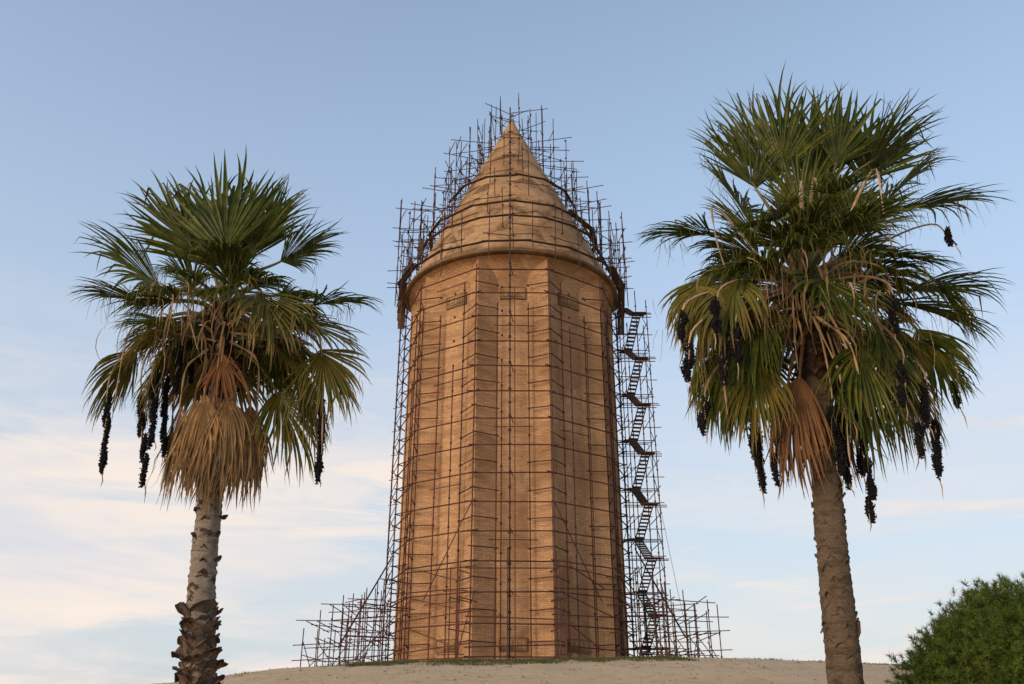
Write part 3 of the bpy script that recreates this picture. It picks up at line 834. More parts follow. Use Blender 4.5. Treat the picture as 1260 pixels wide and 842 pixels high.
def hang_fruit(rp, start, over, end, nclump, parent, r=.05):
    """dry arching stalk with strings of black fruit at its end"""
    g = Geo()
    pts = bez(start, start.lerp(over, .6) + Vector((0, 0, .25)), over + Vector((0, 0, .08)), over.lerp(end, .25), 10)
    pts += [over.lerp(end, .25 + .75 * i / 6) + Vector((rp.uniform(-.02, .02), rp.uniform(-.02, .02), 0)) for i in range(1, 7)]
    g.tube(pts, [.022 - .014 * i / (len(pts) - 1) for i in range(len(pts))], 5)
    tail = pts[-1] + Vector((rp.uniform(-.06, .06), rp.uniform(-.06, .06), -rp.uniform(.12, .35)))
    g.tube((pts[-1], pts[-1].lerp(tail, .5) + Vector((.02, 0, 0)), tail), [.008, .010, .002], 4)
    stalk = g.build('fruit_stalk', STALK, parent, start)
    gg = Geo(); top = pts[10]
    gg.tube([top.lerp(end, k / 8) for k in range(9)], .012, 4)
    def berry(c, s):
        b0 = len(gg.v)
        vs = [(1, 0, 0), (-1, 0, 0), (0, 1, 0), (0, -1, 0), (0, 0, 1), (0, 0, -1)]
        M3 = Matrix.Rotation(rp.uniform(0, 3), 3, Vector((rp.random(), rp.random(), rp.random() + .1)))
        for q in vs: gg.v.append(c + (M3 @ Vector(q)) * s); gg.a.append(0)
        for f in ((0, 2, 4), (2, 1, 4), (1, 3, 4), (3, 0, 4), (2, 0, 5), (1, 2, 5), (3, 1, 5), (0, 3, 5)): gg.f.append(tuple(b0 + k for k in f)); gg.m.append(0)
    for c in range(nclump):
        f = (c + .5) / nclump; base = top.lerp(end, .12 + .88 * f) + Vector((rp.uniform(-.03, .03), rp.uniform(-.03, .03), 0))
        hl = (top - end).length / nclump * rp.uniform(.36, .58); rr = r * rp.uniform(.95, 1.6); seed = rp.uniform(0, 50)
        for st_ in range(13):
            a0 = rp.uniform(0, 6.283); q0 = rr * rp.uniform(.2, .9); dx = Vector((math.cos(a0), math.sin(a0), 0))
            l0 = hl * rp.uniform(.5, 1.1); zc_ = rp.uniform(-.35, .25) * hl
            pts = [base + dx * q0 * (.3 + .7 * math.sin(math.pi * i / 5)) * (.7 + .6 * noise.noise(Vector((seed, i * .6, st_)))) + Vector((0, 0, zc_ + l0 * (1 - 2 * i / 5))) for i in range(6)]
            gg.tube(pts, .006, 3)
            for _ in range(int(26 + 60 * l0 / .2)):
                i = rp.uniform(0, 4.99); k = int(i); p = pts[k].lerp(pts[k + 1], i - k)
                berry(p + Vector((rp.gauss(0, .014), rp.gauss(0, .014), rp.gauss(0, .01))), rp.uniform(.008, .019))
    o = gg.build('fruit_bunch', FRUIT, stalk, top); o.location = top - start
    return stalk

def trunk(rp, pts, rads, name, mat, parent, base, ring_amp=.012, step=.035):
    """tapered ringed stem along a bent line"""
    dense = []
    for i in range(len(pts) - 1):
        L_ = (pts[i + 1] - pts[i]).length; n = max(2, int(L_ / step))
        p_1 = pts[max(i - 1, 0)]; p2 = pts[min(i + 2, len(pts) - 1)]
        for k in range(n):
            t = k / n
            c = 0.5 * ((2 * pts[i]) + (pts[i + 1] - p_1) * t + (2 * p_1 - 5 * pts[i] + 4 * pts[i + 1] - p2) * t * t + (-p_1 + 3 * pts[i] - 3 * pts[i + 1] + p2) * t ** 3)
            dense.append((c, rads[i] + (rads[i + 1] - rads[i]) * t))
    dense.append((pts[-1], rads[-1]))
    g = Geo(); n = 28; s = 0.0; prev = dense[0][0]
    for c, r_ in dense:
        s += (c - prev).length; prev = c
        for k in range(n):
            a = 2 * math.pi * k / n
            tilt = .04 * math.sin(a + s * .7)
            ringp = ((s + tilt + .03 * noise.noise(Vector((math.cos(a), math.sin(a), s * .5)))) / .105) % 1.0
            dr = ring_amp * (1 - ringp) ** 1.5
            dr += .018 * noise.noise(Vector((math.cos(a) * 2, math.sin(a) * 2, s * 3.0))) + .016 * noise.noise(Vector((math.cos(a) * 6, math.sin(a) * 6, s * 16.0))) + .010 * noise.noise(Vector((math.cos(a) * 14, math.sin(a) * 14, s * 30.0)))
            g.v.append(c + Vector((math.cos(a), math.sin(a), 0)) * (r_ + dr)); g.a.append(0)
    for i in range(len(dense) - 1):
        for k in range(n): g.f.append((i * n + k, i * n + (k + 1) % n, (i + 1) * n + (k + 1) % n, (i + 1) * n + k)); g.m.append(0)
    g.f.append(tuple((len(dense) - 1) * n + k for k in range(n))); g.m.append(0)
    o = g.build(name, mat, parent, base, True)
    return o, dense
def boot(g, rp, c, a, r_, w, h, flare):
    """one split leaf base: a curved scale that peels away from the stem"""
    u = Vector((math.cos(a), math.sin(a), 0)); t_ = Vector((-math.sin(a), math.cos(a), 0)); Z = Vector((0, 0, 1)); n = 5; k = 5
    b0 = len(g.v); curl = rp.uniform(.6, 1.3); tw = rp.uniform(-.25, .25)
    for side in (0, 1):
        for i in range(n + 1):
            f = i / n
            for j in range(k + 1):
                s = (j / k - .5) * 2
                ww = w * (1 - .45 * f ** 1.5) * (1 + .1 * math.sin(9 * f + j))
                an = s * ww / r_
                rad = r_ + .012 + flare * f ** 1.7 * (1 - .25 * abs(s)) - (0.022 if side else 0)
                zz = h * f * (1 + .25 * noise.noise(Vector((s * 2.0, a * 3, c.z * 9)))) - (.22 * h * curl * f ** 3) + tw * 2 * s * w * f - abs(s) * .05 + .03 * noise.noise(Vector((s * 3, f * 3 + a, c.z * 5)))
                if f == 1 and abs(s) < .4: zz -= .06 * h
                p = c + (u * math.cos(an) + t_ * math.sin(an)) * rad + Z * zz
                g.v.append(p); g.a.append(f)
    m_ = (n + 1) * (k + 1)
    for side in (0, 1):
        for i in range(n):
            for j in range(k):
                q = b0 + side * m_ + i * (k + 1) + j
                f = (q, q + 1, q + k + 2, q + k + 1); g.f.append(f if side == 0 else f[::-1]); g.m.append(0)
    for i in range(n):
        for j in (0, k):
            q = b0 + i * (k + 1) + j; g.f.append((q, q + k + 1, q + k + 1 + m_, q + m_)); g.m.append(0)
    for j in range(k):
        q = b0 + n * (k + 1) + j; g.f.append((q, q + 1, q + 1 + m_, q + m_)); g.m.append(0)

# ---- left palm
def palm(spec):
    rp = random.Random(spec['seed']); Y = spec['Y']
    pts = [P(px, py, Y) for px, py in spec['stem']]
    low_ = pts[0]; gz = hz(low_.x, low_.y)
    d = pts[0] - pts[1]; base = Vector((low_.x + d.x / max(-d.z, .1) * (low_.z - gz) * .6, Y, gz - .08))
    mid = base.lerp(low_, .5); mid.x = (base.x + low_.x) / 2
    allp = [base, mid] + pts; rads = [spec['rads'][0] * 1.25, spec['rads'][0] * 1.08] + spec['rads']
    root = thing('fan_palm', spec['label'], 'palm tree', base, 'tall fan palms flanking the tower')
    o, dense = trunk(rp, allp, rads, 'trunk', spec['bark'], root, base, spec['ring'])
    for fl in spec.get('flaps', []):
        g = Geo(); q = [P(x, y, Y - .1) for x, y in fl]; n_ = len(q)
        g.tube(q, [.035 * (1 - .55 * i / n_) if n_ > 3 else .018 * (1 - .5 * i / n_) for i in range(n_)], 6)
        g.build('bark_flap', BOOT, root, q[0])
    def at_z(z):
        for c, r_ in dense:
            if c.z >= z: return c, r_
        return dense[-1]
    def H(py):                            # stem axis point that shows at this picture row
        best = min(dense, key=lambda q: abs(proj(q[0])[1] - py)); return best
    # boots
    boots_left = 98
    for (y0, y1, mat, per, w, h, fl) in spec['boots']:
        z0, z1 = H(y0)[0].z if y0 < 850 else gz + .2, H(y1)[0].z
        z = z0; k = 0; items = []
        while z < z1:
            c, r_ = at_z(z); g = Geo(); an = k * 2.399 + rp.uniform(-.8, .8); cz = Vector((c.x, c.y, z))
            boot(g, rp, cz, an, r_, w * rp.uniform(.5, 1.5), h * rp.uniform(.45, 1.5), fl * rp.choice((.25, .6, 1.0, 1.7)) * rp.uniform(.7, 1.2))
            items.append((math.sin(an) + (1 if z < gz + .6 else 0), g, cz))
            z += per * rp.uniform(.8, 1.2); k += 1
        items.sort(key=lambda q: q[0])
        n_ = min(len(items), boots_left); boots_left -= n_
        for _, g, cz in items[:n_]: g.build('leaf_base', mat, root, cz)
        if len(items) > n_:
            g = Geo()
            for _, g1, _2 in items[n_:]:
                b0 = len(g.v); g.v += g1.v; g.a += g1.a; g.f += [tuple(i + b0 for i in f) for f in g1.f]; g.m += g1.m
            o = g.build('leaf_base', mat, root, items[-1][2]); o['kind'] = 'stuff'
    heartc = H(spec['heart'])[0]
    def attach(azv, up):
        c, r_ = at_z(min(heartc.z + up, dense[-1][0].z)); return c + azv * (r_ * .75) + Vector((0, 0, max(0, heartc.z + up - c.z) * .6))
    for q in spec['fronds']:
        hx, hy, hd, tx, ty, td = q[:6]; kw = dict(q[6]) if len(q) > 6 else {}
        hub = P(hx, hy, Y + hd); tip = P(tx, ty, Y + td)
        az = Vector((hub.x - heartc.x, hub.y - heartc.y, 0)); az = az.normalized() if az.length > .01 else Vector((0, -1, 0))
        up = max(-.7, min(.55, (hub.z - heartc.z) * .45)); old = kw.pop('old', 0); dead = kw.pop('deadm', 0)
        ms = [LEAF, PETIOLE]
        if old: ms = [LEAF_OLD, PETIOLE]
        nm = 'frond'
        if dead: ms = [(LEAF_DEAD, LEAF_RUST)[dead - 1], PETIOLE_DRY]; kw['dead'] = True; nm = 'dead_frond'
        fan(rp, attach(az, up), hub, tip, mats=ms, parent=root, name=nm, **kw)
    # inner and back fronds the photograph only shows in part
    for i in range(spec['fill']):
        az = i * 2.399 + rp.uniform(-.3, .3); el = spec['el'][0] + (spec['el'][1] - spec['el'][0]) * (i / spec['fill']) + R(rp.uniform(-8, 8))
        if math.sin(az) < -.55 and el < R(2): az += math.pi       # keep the stem clear on the near side
        dv = Vector((math.cos(az) * math.cos(el), math.sin(az) * math.cos(el), math.sin(el)))
        lp = spec['pet'] * rp.uniform(.75, 1.05)
        az2 = Vector((math.cos(az), math.sin(az), 0)); a0 = attach(az2, .35 * math.sin(el))
        hub = a0 + dv * lp; ax = (dv + Vector((0, 0, -.35 * math.cos(el)))).normalized()
        old = el < R(-5)
        fan(rp, a0, hub, hub + ax * spec['blade'] * rp.uniform(.85, 1.08), mats=[LEAF_OLD if old else LEAF, PETIOLE], parent=root, droop=rp.uniform(.7, 1.2), spread=rp.uniform(65, 88), roll=rp.uniform(-.45, .45), sag=.3)
    for q in spec['fruit']:
        ox, oy, od, ex, ey, n_ = q[:6]
        over = P(ox, oy, Y + od); end = P(ex, ey, Y + od)
        az = Vector((over.x - heartc.x, over.y - heartc.y, 0)).normalized()
        hang_fruit(rp, attach(az, .1), over, end, n_, root, q[6] if len(q) > 6 else .05)
    # loose dry strips of old leaf that hang through the crown
    g = Geo()
    for _ in range(140):
        az = rp.uniform(0, 6.283); rr = rp.uniform(.35, 1.55)
        if math.sin(az) > .3: az = -az
        p = heartc + Vector((math.cos(az) * rr, math.sin(az) * rr, rp.uniform(-.75, .75) * (1.3 - rr * .5) - .15 * rr))
        ln = rp.uniform(.3, .95); w = rp.uniform(.007, .024); sw = Vector((math.cos(az + 1.5), math.sin(az + 1.5), 0)); b0 = len(g.v); n_ = 7
        lean = Vector((rp.gauss(0, .12), rp.gauss(0, .12), 0)); tw = rp.uniform(-2, 2)
        for i in range(n_ + 1):
            f = i / n_; q = p + lean * math.sin(f * 2.6) + Vector((0, 0, -ln * f + .10 * math.sin(min(f * 5, 3.14))))
            ss = Matrix.Rotation(tw * f, 3, 'Z') @ sw * w * (1 - .8 * f)
            g.v += [q - ss, q + ss]; g.a += [f, f]
        for i in range(n_): g.f.append((b0 + 2 * i, b0 + 2 * i + 1, b0 + 2 * i + 3, b0 + 2 * i + 2)); g.m.append(0)
    o = g.build('dry_strands', LEAF_DEAD, root, heartc, False, True); o['kind'] = 'stuff'
    # dry bloom stalks arching out of the crown
    for q in spec['stalks']:
        g = Geo(); p3 = [P(x, y, Y + dd) for x, y, dd in q]
        cur = []
        for i in range(len(p3) - 1):
            for k in range(6): cur.append(p3[i].lerp(p3[i + 1], k / 6))
        cur.append(p3[-1])
        for _ in range(3): cur = [cur[0]] + [(cur[i - 1] + cur[i] * 2 + cur[i + 1]) / 4 for i in range(1, len(cur) - 1)] + [cur[-1]]
        n_ = len(cur)
        g.tube(cur, [.020 * (1 + .5 * math.sin(i * 1.7)) * (1 - .6 * i / n_) for i in range(n_)], 5)
        g.build('dry_stalk', STALK, root, p3[0])
    return root

palm(dict(seed=3, Y=13.0, label='left fan palm with a thick skirt of dead straw fronds and a pale trunk', bark=BARK_GREY, ring=.016,
    stem=[(243, 842), (246, 760), (250, 700), (258, 620), (266, 520), (272, 430), (276, 370)],
    rads=[.235, .205, .180, .178, .170, .165, .11], heart=392,
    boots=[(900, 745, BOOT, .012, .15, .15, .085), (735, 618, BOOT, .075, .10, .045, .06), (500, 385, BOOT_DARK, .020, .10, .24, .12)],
    pet=.80, blade=1.05, fill=28, el=(R(34), R(-36)),
    fronds=[
        (276, 315, -.1, 287, 203, .35, {'droop': .12, 'spread': 51, 'nseg': 34, 'face': (0, -1, .2), 'sag': .02}),
        (238, 308, .1, 192, 222, .2, {'droop': .18, 'spread': 51, 'face': (.3, -1, .2), 'nseg': 34, 'sag': .03}),
        (312, 310, .2, 352, 228, .3, {'droop': .18, 'spread': 51, 'face': (-.3, -1, .2), 'nseg': 34, 'sag': .03}),
        (262, 330, .7, 240, 225, 1.1, {'droop': .2, 'spread': 61, 'face': (0, -1, .3)}),
        (295, 325, .8, 320, 222, 1.1, {'droop': .2, 'spread': 61, 'face': (0, -1, .3)}),
        (283, 352, -.75, 285, 285, -1.45, {'droop': .55, 'spread': 70, 'face': (0, 1, 1), 'sag': .12}),
        (238, 355, -.6, 205, 305, -1.1, {'droop': .5, 'spread': 82, 'face': (.4, .6, 1)}),
        (196, 352, .2, 116, 297, .4, {'droop': .32, 'spread': 66, 'roll': .3}),
        (172, 372, -.3, 92, 352, -.4, {'droop': .75, 'spread': 72, 'roll': -.25}),
        (345, 322, .3, 415, 283, .5, {'droop': .25, 'spread': 57, 'roll': -.35}),
        (384, 376, -.1, 468, 362, -.1, {'droop': .55, 'spread': 72, 'roll': .3}),
        (350, 388, -.5, 445, 425, -.8, {'droop': .5, 'spread': 78, 'roll': .45, 'old': 1}),
        (372, 430, .3, 450, 490, .4, {'droop': .95, 'sag': .45, 'spread': 54, 'roll': .3}),
        (340, 482, -.1, 382, 578, -.2, {'droop': .95, 'sag': .45, 'spread': 54, 'face': (.5, -1, .4), 'old': 1}),
        (322, 360, -.9, 345, 420, -1.5, {'droop': .9, 'spread': 70, 'face': (.2, -.6, 1), 'old': 1}),
        (203, 395, -.7, 150, 400, -1.4, {'droop': .7, 'spread': 70, 'face': (.2, -.7, 1)}),
        (168, 432, .0, 108, 512, .1, {'droop': .95, 'sag': .45, 'spread': 54, 'roll': -.4, 'old': 1}),
        (210, 425, -.3, 165, 500, -.5, {'droop': .7, 'spread': 61, 'old': 1, 'roll': -.2}),
        (395, 430, -.4, 425, 510, -.5, {'droop': .6, 'spread': 61, 'old': 1}),
        (185, 405, .2, 128, 470, .2, {'droop': 1.0, 'sag': .5, 'spread': 55, 'roll': -.3}),
        (200, 440, -.1, 168, 520, -.1, {'droop': 1.0, 'sag': .5, 'spread': 50, 'old': 1}),
        (335, 420, .2, 372, 500, .2, {'droop': .9, 'sag': .4, 'spread': 55}),
        (372, 455, -.2, 398, 550, -.2, {'droop': 1.0, 'sag': .5, 'spread': 48, 'old': 1}),
        (240, 395, .5, 215, 470, .7, {'droop': 1.0, 'sag': .5, 'spread': 55}),
        (312, 395, .6, 335, 470, .8, {'droop': 1.0, 'sag': .5, 'spread': 55}),
        (273, 436, -.62, 276, 504, -.80, {'deadm': 2, 'spread': 34, 'nseg': 30, 'droop': .5, 'face': (0, -1, .3), 'split': .6, 'sag': .2}),
        (240, 492, -.30, 231, 605, -.36, {'deadm': 1, 'spread': 40, 'nseg': 44, 'droop': .3, 'sag': 1.5, 'cup': .0, 'widthf': 1.1, 'face': (-.3, -1, .2), 'split': .6}),
        (264, 496, -.40, 266, 615, -.46, {'deadm': 1, 'spread': 40, 'nseg': 44, 'droop': .3, 'sag': 1.5, 'cup': .0, 'widthf': 1.1, 'face': (0, -1, .2), 'split': .6}),
        (290, 498, -.34, 301, 608, -.40, {'deadm': 1, 'spread': 40, 'nseg': 44, 'droop': .3, 'sag': 1.5, 'cup': .0, 'widthf': 1.1, 'face': (.3, -1, .2), 'split': .6}),
        (213, 500, -.02, 209, 604, .02, {'deadm': 1, 'spread': 26, 'nseg': 44, 'droop': .3, 'sag': 1.5, 'cup': .0, 'widthf': 1.1, 'face': (-1, -.3, .2), 'split': .6}),
        (316, 501, .0, 320, 602, .02, {'deadm': 1, 'spread': 26, 'nseg': 44, 'droop': .3, 'sag': 1.5, 'cup': .0, 'widthf': 1.1, 'face': (1, -.3, .2), 'split': .6}),
        (250, 500, .38, 240, 608, .45, {'deadm': 1, 'spread': 40, 'nseg': 44, 'droop': .3, 'sag': 1.5, 'cup': .0, 'widthf': 1.1, 'face': (-.3, 1, .2), 'split': .6}),
        (286, 500, .38, 294, 606, .45, {'deadm': 1, 'spread': 40, 'nseg': 44, 'droop': .3, 'sag': 1.5, 'cup': .0, 'widthf': 1.1, 'face': (.3, 1, .2), 'split': .6}),
        (252, 484, -0.42, 249, 596, -0.50, {'deadm': 1, 'spread': 36, 'nseg': 44, 'droop': .3, 'sag': 1.3, 'cup': .0, 'widthf': 1.1, 'face': (-0.1, -1, .2), 'split': .6}),
        (279, 486, -0.42, 284, 600, -0.50, {'deadm': 1, 'spread': 36, 'nseg': 44, 'droop': .3, 'sag': 1.3, 'cup': .0, 'widthf': 1.1, 'face': (0.1, -1, .2), 'split': .6}),
        (222, 498, -0.20, 218, 610, -0.26, {'deadm': 1, 'spread': 36, 'nseg': 44, 'droop': .3, 'sag': 1.3, 'cup': .0, 'widthf': 1.1, 'face': (-0.6, -1, .2), 'split': .6}),
        (308, 498, -0.20, 313, 612, -0.26, {'deadm': 1, 'spread': 36, 'nseg': 44, 'droop': .3, 'sag': 1.3, 'cup': .0, 'widthf': 1.1, 'face': (0.6, -1, .2), 'split': .6}),
        (265, 505, -0.30, 262, 608, -0.33, {'deadm': 1, 'spread': 36, 'nseg': 44, 'droop': .3, 'sag': 1.3, 'cup': .0, 'widthf': 1.1, 'face': (0.0, -1, .2), 'split': .6}),

    ],
    fruit=[(135, 440, -.2, 126, 585, 3, .045), (172, 430, -.3, 177, 592, 4, .045), (192, 420, -.4, 189, 545, 3, .06), (208, 420, -.2, 203, 560, 4, .045), (228, 400, -.5, 214, 480, 2, .06), (400, 440, -.2, 393, 590, 4, .045), (370, 430, -.1, 374, 515, 2, .06), (236, 430, -.2, 232, 470, 2, .05)],
    stalks=[[(272, 400, -.2), (236, 350, -.8), (230, 380, -.9), (243, 430, -.9)], [(275, 400, -.2), (262, 345, -.7), (250, 380, -.8), (248, 440, -.8)], [(280, 400, -.2), (308, 380, -.7), (314, 420, -.8), (306, 455, -.8)], [(262, 410, -.2), (192, 340, -.6), (182, 370, -.7), (180, 420, -.7)], [(266, 420, -.2), (160, 400, -.5), (150, 440, -.5), (140, 500, -.5)], [(282, 420, -.1), (320, 440, -.3), (316, 520, -.3)], [(284, 410, -.1), (390, 420, -.3), (398, 480, -.3), (396, 560, -.3)], [(256, 430, -.3), (228, 450, -.5), (221, 500, -.5)]]))

palm(dict(seed=8, Y=12.0, label='taller right fan palm with one rust brown dead frond and a plain brown leaning trunk', bark=BARK_BROWN, ring=.010,
    stem=[(1041, 842), (1032, 755), (1023, 670), (1015, 575), (1005, 480), (995, 400), (988, 340)],
    rads=[.215, .213, .203, .196, .188, .18, .11], heart=365,
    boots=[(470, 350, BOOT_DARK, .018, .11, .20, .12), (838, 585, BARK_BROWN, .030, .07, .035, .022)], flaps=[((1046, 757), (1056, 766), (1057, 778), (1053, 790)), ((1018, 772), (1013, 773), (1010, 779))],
    pet=.85, blade=1.1, fill=36, el=(R(46), R(-36)),
    fronds=[
        (962, 212, .2, 968, 104, .5, {'droop': .15, 'spread': 44, 'face': (0, -1, .2), 'sag': .03}),
        (930, 232, -.3, 875, 148, -.2, {'droop': .2, 'spread': 64, 'face': (.4, -1, .3), 'sag': .04}),
        (1028, 205, .3, 1050, 116, .5, {'droop': .12, 'spread': 45, 'nseg': 30, 'face': (0, -1, .2), 'sag': .02}),
        (985, 268, -.3, 990, 178, -.4, {'droop': .3, 'spread': 57, 'face': (0, -1, .3), 'sag': .06}),
        (1052, 285, .1, 1118, 228, .1, {'droop': .4, 'spread': 59, 'face': (-.3, -1, .5), 'sag': .08}),
        (938, 300, .0, 880, 238, .1, {'droop': .45, 'spread': 61, 'face': (.3, -1, .5), 'sag': .1}),
        (1005, 300, .5, 1020, 195, .8, {'droop': .3, 'spread': 61, 'face': (0, -1, .2), 'sag': .05}),
        (1040, 320, -.5, 1105, 300, -.9, {'droop': .8, 'spread': 64, 'face': (-.2, -.6, 1), 'sag': .25}),
        (940, 335, -.4, 870, 330, -.7, {'droop': .8, 'spread': 64, 'face': (.2, -.6, 1), 'sag': .25}),
        (1000, 222, .5, 1006, 118, .8, {'droop': .15, 'spread': 52, 'face': (0, -1, .2), 'sag': .04}),
        (948, 225, .4, 916, 126, .6, {'droop': .2, 'spread': 54, 'face': (.2, -1, .2), 'sag': .05}),
        (1062, 225, .5, 1098, 134, .7, {'droop': .2, 'spread': 54, 'face': (-.2, -1, .2), 'sag': .05}),
        (1015, 270, .3, 1000, 185, .5, {'droop': .3, 'spread': 62, 'face': (0, -1, .3), 'sag': .06}),
        (1070, 200, .2, 1146, 146, .3, {'droop': .22, 'spread': 54, 'roll': -.5, 'sag': .04}),
        (1028, 240, -.9, 1045, 205, -1.8, {'droop': .6, 'spread': 67, 'face': (0, .8, 1), 'sag': .12}),
        (960, 270, -.8, 935, 255, -1.7, {'droop': .65, 'spread': 67, 'face': (.2, .6, 1), 'sag': .12}),
        (1100, 262, .1, 1218, 236, .1, {'droop': .42, 'spread': 61, 'roll': .35}),
        (1085, 255, .6, 1135, 200, 1.0, {'droop': .4, 'spread': 70}),
        (875, 288, .1, 782, 282, .1, {'droop': .6, 'spread': 66, 'roll': -.2}),
        (915, 262, .5, 880, 205, .9, {'droop': .4, 'spread': 70}),
        (1085, 315, -.4, 1178, 320, -.6, {'droop': .6, 'spread': 75, 'roll': .5}),
        (1098, 372, .0, 1220, 400, .0, {'droop': .5, 'spread': 71, 'roll': .45}),
        (1110, 360, .6, 1222, 350, .9, {'droop': .6, 'spread': 70, 'roll': .2}),
        (1012, 342, -.9, 1052, 395, -1.75, {'droop': .75, 'spread': 70, 'face': (.2, -.5, 1)}),
        (940, 395, -.5, 882, 470, -.8, {'droop': .95, 'sag': .45, 'spread': 54, 'face': (-.3, -.9, .8)}),
        (875, 340, -.2, 838, 440, -.2, {'droop': .95, 'sag': .45, 'spread': 54, 'roll': -.5, 'old': 1}),
        (900, 325, .4, 835, 360, .6, {'droop': .8, 'spread': 74}),
        (905, 430, .1, 872, 530, .1, {'droop': .95, 'sag': .45, 'spread': 54, 'face': (-.5, -1, .4), 'old': 1}),
        (1062, 452, -.4, 1084, 572, -.5, {'droop': .95, 'sag': .45, 'spread': 54, 'face': (.3, -1, .4)}),
        (1105, 440, .2, 1150, 560, .3, {'droop': .95, 'sag': .45, 'spread': 54, 'face': (.6, -1, .4), 'old': 1}),
        (1125, 420, .0, 1205, 480, .0, {'droop': .6, 'spread': 66, 'roll': .3}),
        (858, 352, -.5, 862, 430, -.8, {'droop': 1.1, 'sag': .6, 'spread': 57, 'old': 1, 'face': (-.5, -.8, 1)}),
        (905, 345, -.7, 880, 420, -1.1, {'droop': 1.0, 'sag': .5, 'spread': 61, 'old': 1, 'face': (-.3, -.8, 1)}),
        (1075, 400, -.6, 1120, 480, -.9, {'droop': .9, 'sag': .4, 'spread': 64, 'face': (.3, -.8, .8)}),
        (862, 392, .1, 850, 500, .1, {'droop': 1.0, 'sag': .5, 'spread': 50, 'old': 1}),
        (892, 430, -.2, 884, 540, -.2, {'droop': 1.0, 'sag': .5, 'spread': 50, 'face': (-.4, -1, .4)}),
        (1128, 405, -.2, 1188, 490, -.2, {'droop': 1.0, 'sag': .5, 'spread': 55, 'roll': .4}),
        (1096, 432, -.1, 1112, 560, -.1, {'droop': .9, 'sag': .4, 'spread': 52, 'face': (.4, -1, .4), 'old': 1}),
        (1058, 425, -.6, 1062, 535, -.9, {'droop': .9, 'sag': .4, 'spread': 55, 'face': (.1, -1, .5)}),
        (1150, 345, .0, 1212, 410, .0, {'droop': 1.0, 'sag': .5, 'spread': 58, 'roll': .3}),
        (930, 445, -.4, 928, 545, -.6, {'droop': .9, 'sag': .4, 'spread': 52, 'face': (-.2, -1, .4), 'old': 1}),
        (920, 420, .5, 905, 540, .6, {'droop': .5, 'spread': 66, 'face': (-.3, -1, .3)}),
        (1040, 440, .5, 1048, 560, .6, {'droop': .5, 'spread': 66, 'face': (.2, -1, .3), 'old': 1}),
        (984, 462, -.36, 974, 592, -.45, {'deadm': 2, 'spread': 40, 'nseg': 50, 'droop': .3, 'sag': 1.4, 'cup': .0, 'widthf': 1.1, 'face': (-.2, -1, .2), 'split': .6}),
        (970, 470, -.30, 960, 590, -.40, {'deadm': 2, 'spread': 36, 'nseg': 40, 'droop': .3, 'sag': 1.4, 'cup': .0, 'widthf': 1.1, 'face': (.2, -1, .2), 'split': .6}),
        (1030, 470, .2, 1052, 590, .3, {'deadm': 2, 'spread': 28, 'nseg': 26, 'droop': .3, 'face': (.6, -1, .2), 'split': .6}),
    ],
    fruit=[(842, 368, -.8, 836, 418, 2, .06), (850, 400, -.9, 846, 466, 2, .085), (884, 350, -1.1, 880, 410, 2, .085), (905, 380, -1.0, 908, 440, 2, .09), (930, 490, -.2, 937, 600, 3, .065), (925, 480, -.1, 926, 560, 2, .06), (955, 490, -.3, 956, 592, 2, .06), (1022, 460, -.42, 1030, 580, 2, .10), (1038, 470, -.3, 1044, 600, 3, .08), (1066, 520, -.2, 1070, 640, 3, .06), (1098, 345, -1.0, 1098, 405, 2, .06), (1140, 450, -.6, 1138, 520, 2, .09), (1150, 480, -.4, 1152, 585, 3, .07), (1172, 455, -.1, 1179, 500, 2, .055), (1150, 272, .1, 1178, 302, 1, .05), (1112, 420, -.9, 1114, 500, 2, .08), (868, 470, -.5, 865, 530, 2, .06), (1128, 500, -.5, 1130, 560, 2, .06), (1050, 440, -.7, 1052, 520, 2, .07), (900, 400, -.9, 890, 470, 2, .07), (1060, 490, .1, 1062, 585, 2, .07)],
    stalks=[[(985, 360, -.2), (988, 215, -.9), (983, 240, -1.0), (992, 300, -1.0)], [(990, 360, -.2), (1000, 210, -.9), (1010, 240, -.95), (1004, 262, -.95)], [(1000, 370, -.2), (1078, 190, -.6), (1088, 270, -.7), (1102, 318, -.7)], [(980, 370, -.2), (872, 240, -.4), (882, 300, -.5), (896, 340, -.5)], [(1000, 350, -.2), (1040, 320, -.7), (1080, 325, -.8), (1102, 350, -.8)], [(975, 380, -.2), (880, 380, -.5), (888, 440, -.5), (895, 510, -.5)], [(1000, 380, -.2), (1090, 330, -.5), (1102, 400, -.55), (1104, 500, -.55)], [(1005, 390, -.3), (1048, 420, -.7), (1064, 500, -.7), (1072, 520, -.7)], [(985, 380, -.3), (975, 360, -.55), (978, 420, -.55), (982, 455, -.5)], [(1000, 390, -.3), (1040, 470, -.5), (1044, 560, -.5), (1054, 600, -.5)], [(995, 380, -.2), (960, 300, -.8), (962, 330, -.8), (964, 380, -.8)]]))

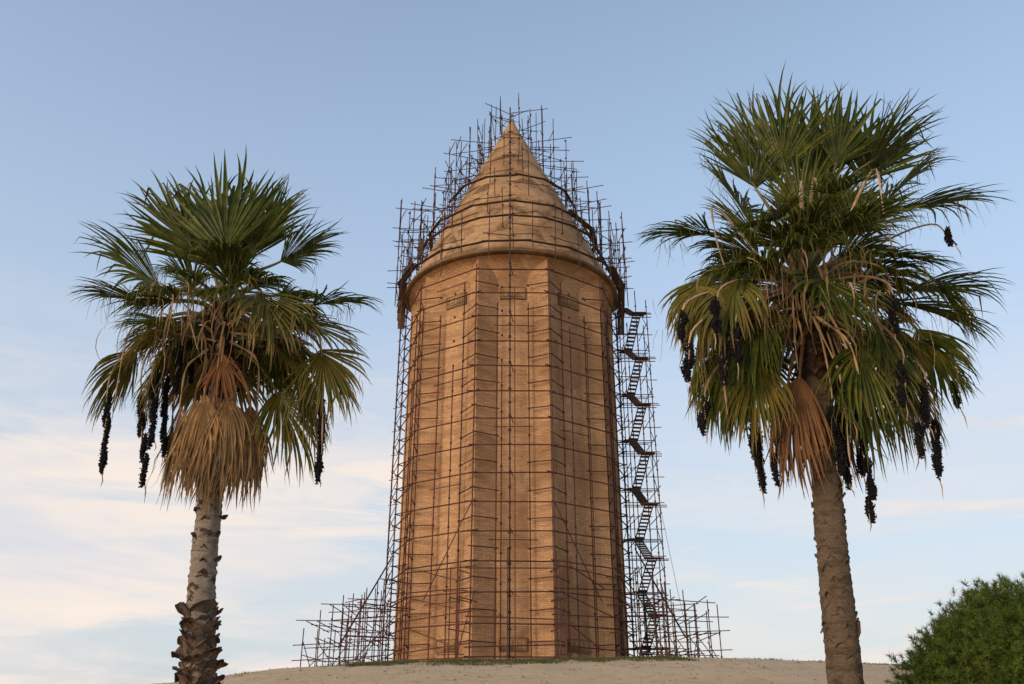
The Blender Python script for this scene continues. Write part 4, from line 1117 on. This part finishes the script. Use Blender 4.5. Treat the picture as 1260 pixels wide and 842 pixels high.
# ------------------------------------------------------------------ pine at the right edge
def pine():
    rp = random.Random(21); Y = 13.0
    c = P(1303, 908, Y); base = Vector((c.x, Y, hz(c.x, Y) - .05))
    root = thing('pine_tree', 'round bushy dark green pine cut off by the lower right corner', 'pine tree', base)
    g = Geo(); topp = c + Vector((0, 0, 1.6))
    g.tube([base.lerp(topp, i / 8) for i in range(9)], [.16 - .014 * i for i in range(9)], 10)
    g.build('trunk', PINEBARK, root, base, True)
    g = Geo(); n = Geo(); RB = 1.92
    lumps = []
    for i in range(760):
        k = i + .5; zz = 1 - 1.45 * k / 760; a = i * 2.399963 + rp.uniform(-.2, .2); q = math.sqrt(max(0, 1 - zz * zz))
        dv = Vector((q * math.cos(a), q * math.sin(a), zz))
        rr = RB * (1 + .19 * noise.noise(dv * 2.4 + Vector((3, 1, 0))) + rp.uniform(-.04, .02)) * (1 if i % 3 else .86)
        e = c + dv * rr
        if e.z < base.z + .25: continue
        s = c + Vector((0, 0, -.9 + .8 * max(0, dv.z))) + dv * .15
        s.x, s.y = c.x + dv.x * .1, c.y + dv.y * .1
        pts = bez(s, s.lerp(e, .4), s.lerp(e, .75) + Vector((0, 0, -.12)), e, 6)
        g.tube(pts, [.020 - .0025 * j for j in range(7)], 4)
        lumps.append((e, dv))
    g.build('branches', PINEBARK, root, base, True)
    def needle(p, d, ln, shade):
        u, w = frame(d); an = rp.uniform(0, 6.28); s = (u * math.cos(an) + w * math.sin(an)) * .0046
        b0 = len(n.v)
        n.v += [p - s, p + s, p + d * ln]; n.a += [0, 0, shade]
        n.f.append((b0, b0 + 1, b0 + 2)); n.m.append(0)
    for e, dv in lumps:
        if (e - c).dot(Vector((0, -1, .25))) < -1.5: ns = 5
        else: ns = 30
        shade = rp.uniform(.1, 1.0)
        for _ in range(ns):
            o = Vector((rp.gauss(0, .23), rp.gauss(0, .23), rp.gauss(0, .2))); o -= dv * max(0, o.dot(dv)) * .75
            p0 = e + o - dv * rp.uniform(0, .35); d = (dv + Vector((rp.gauss(0, .45), rp.gauss(0, .45), .35 + rp.gauss(0, .35)))).normalized()
            ln = rp.uniform(.05, .13)
            for k in range(34):
                f = rp.random(); sd = Vector((rp.gauss(0, 1), rp.gauss(0, 1), rp.gauss(0, 1))).normalized()
                needle(p0 + d * ln * f, (d * .7 + sd * .95).normalized(), rp.uniform(.06, .12), shade * (.5 + .5 * f))
    n.build('crown', NEEDLE, root, c, False, True)
pine()
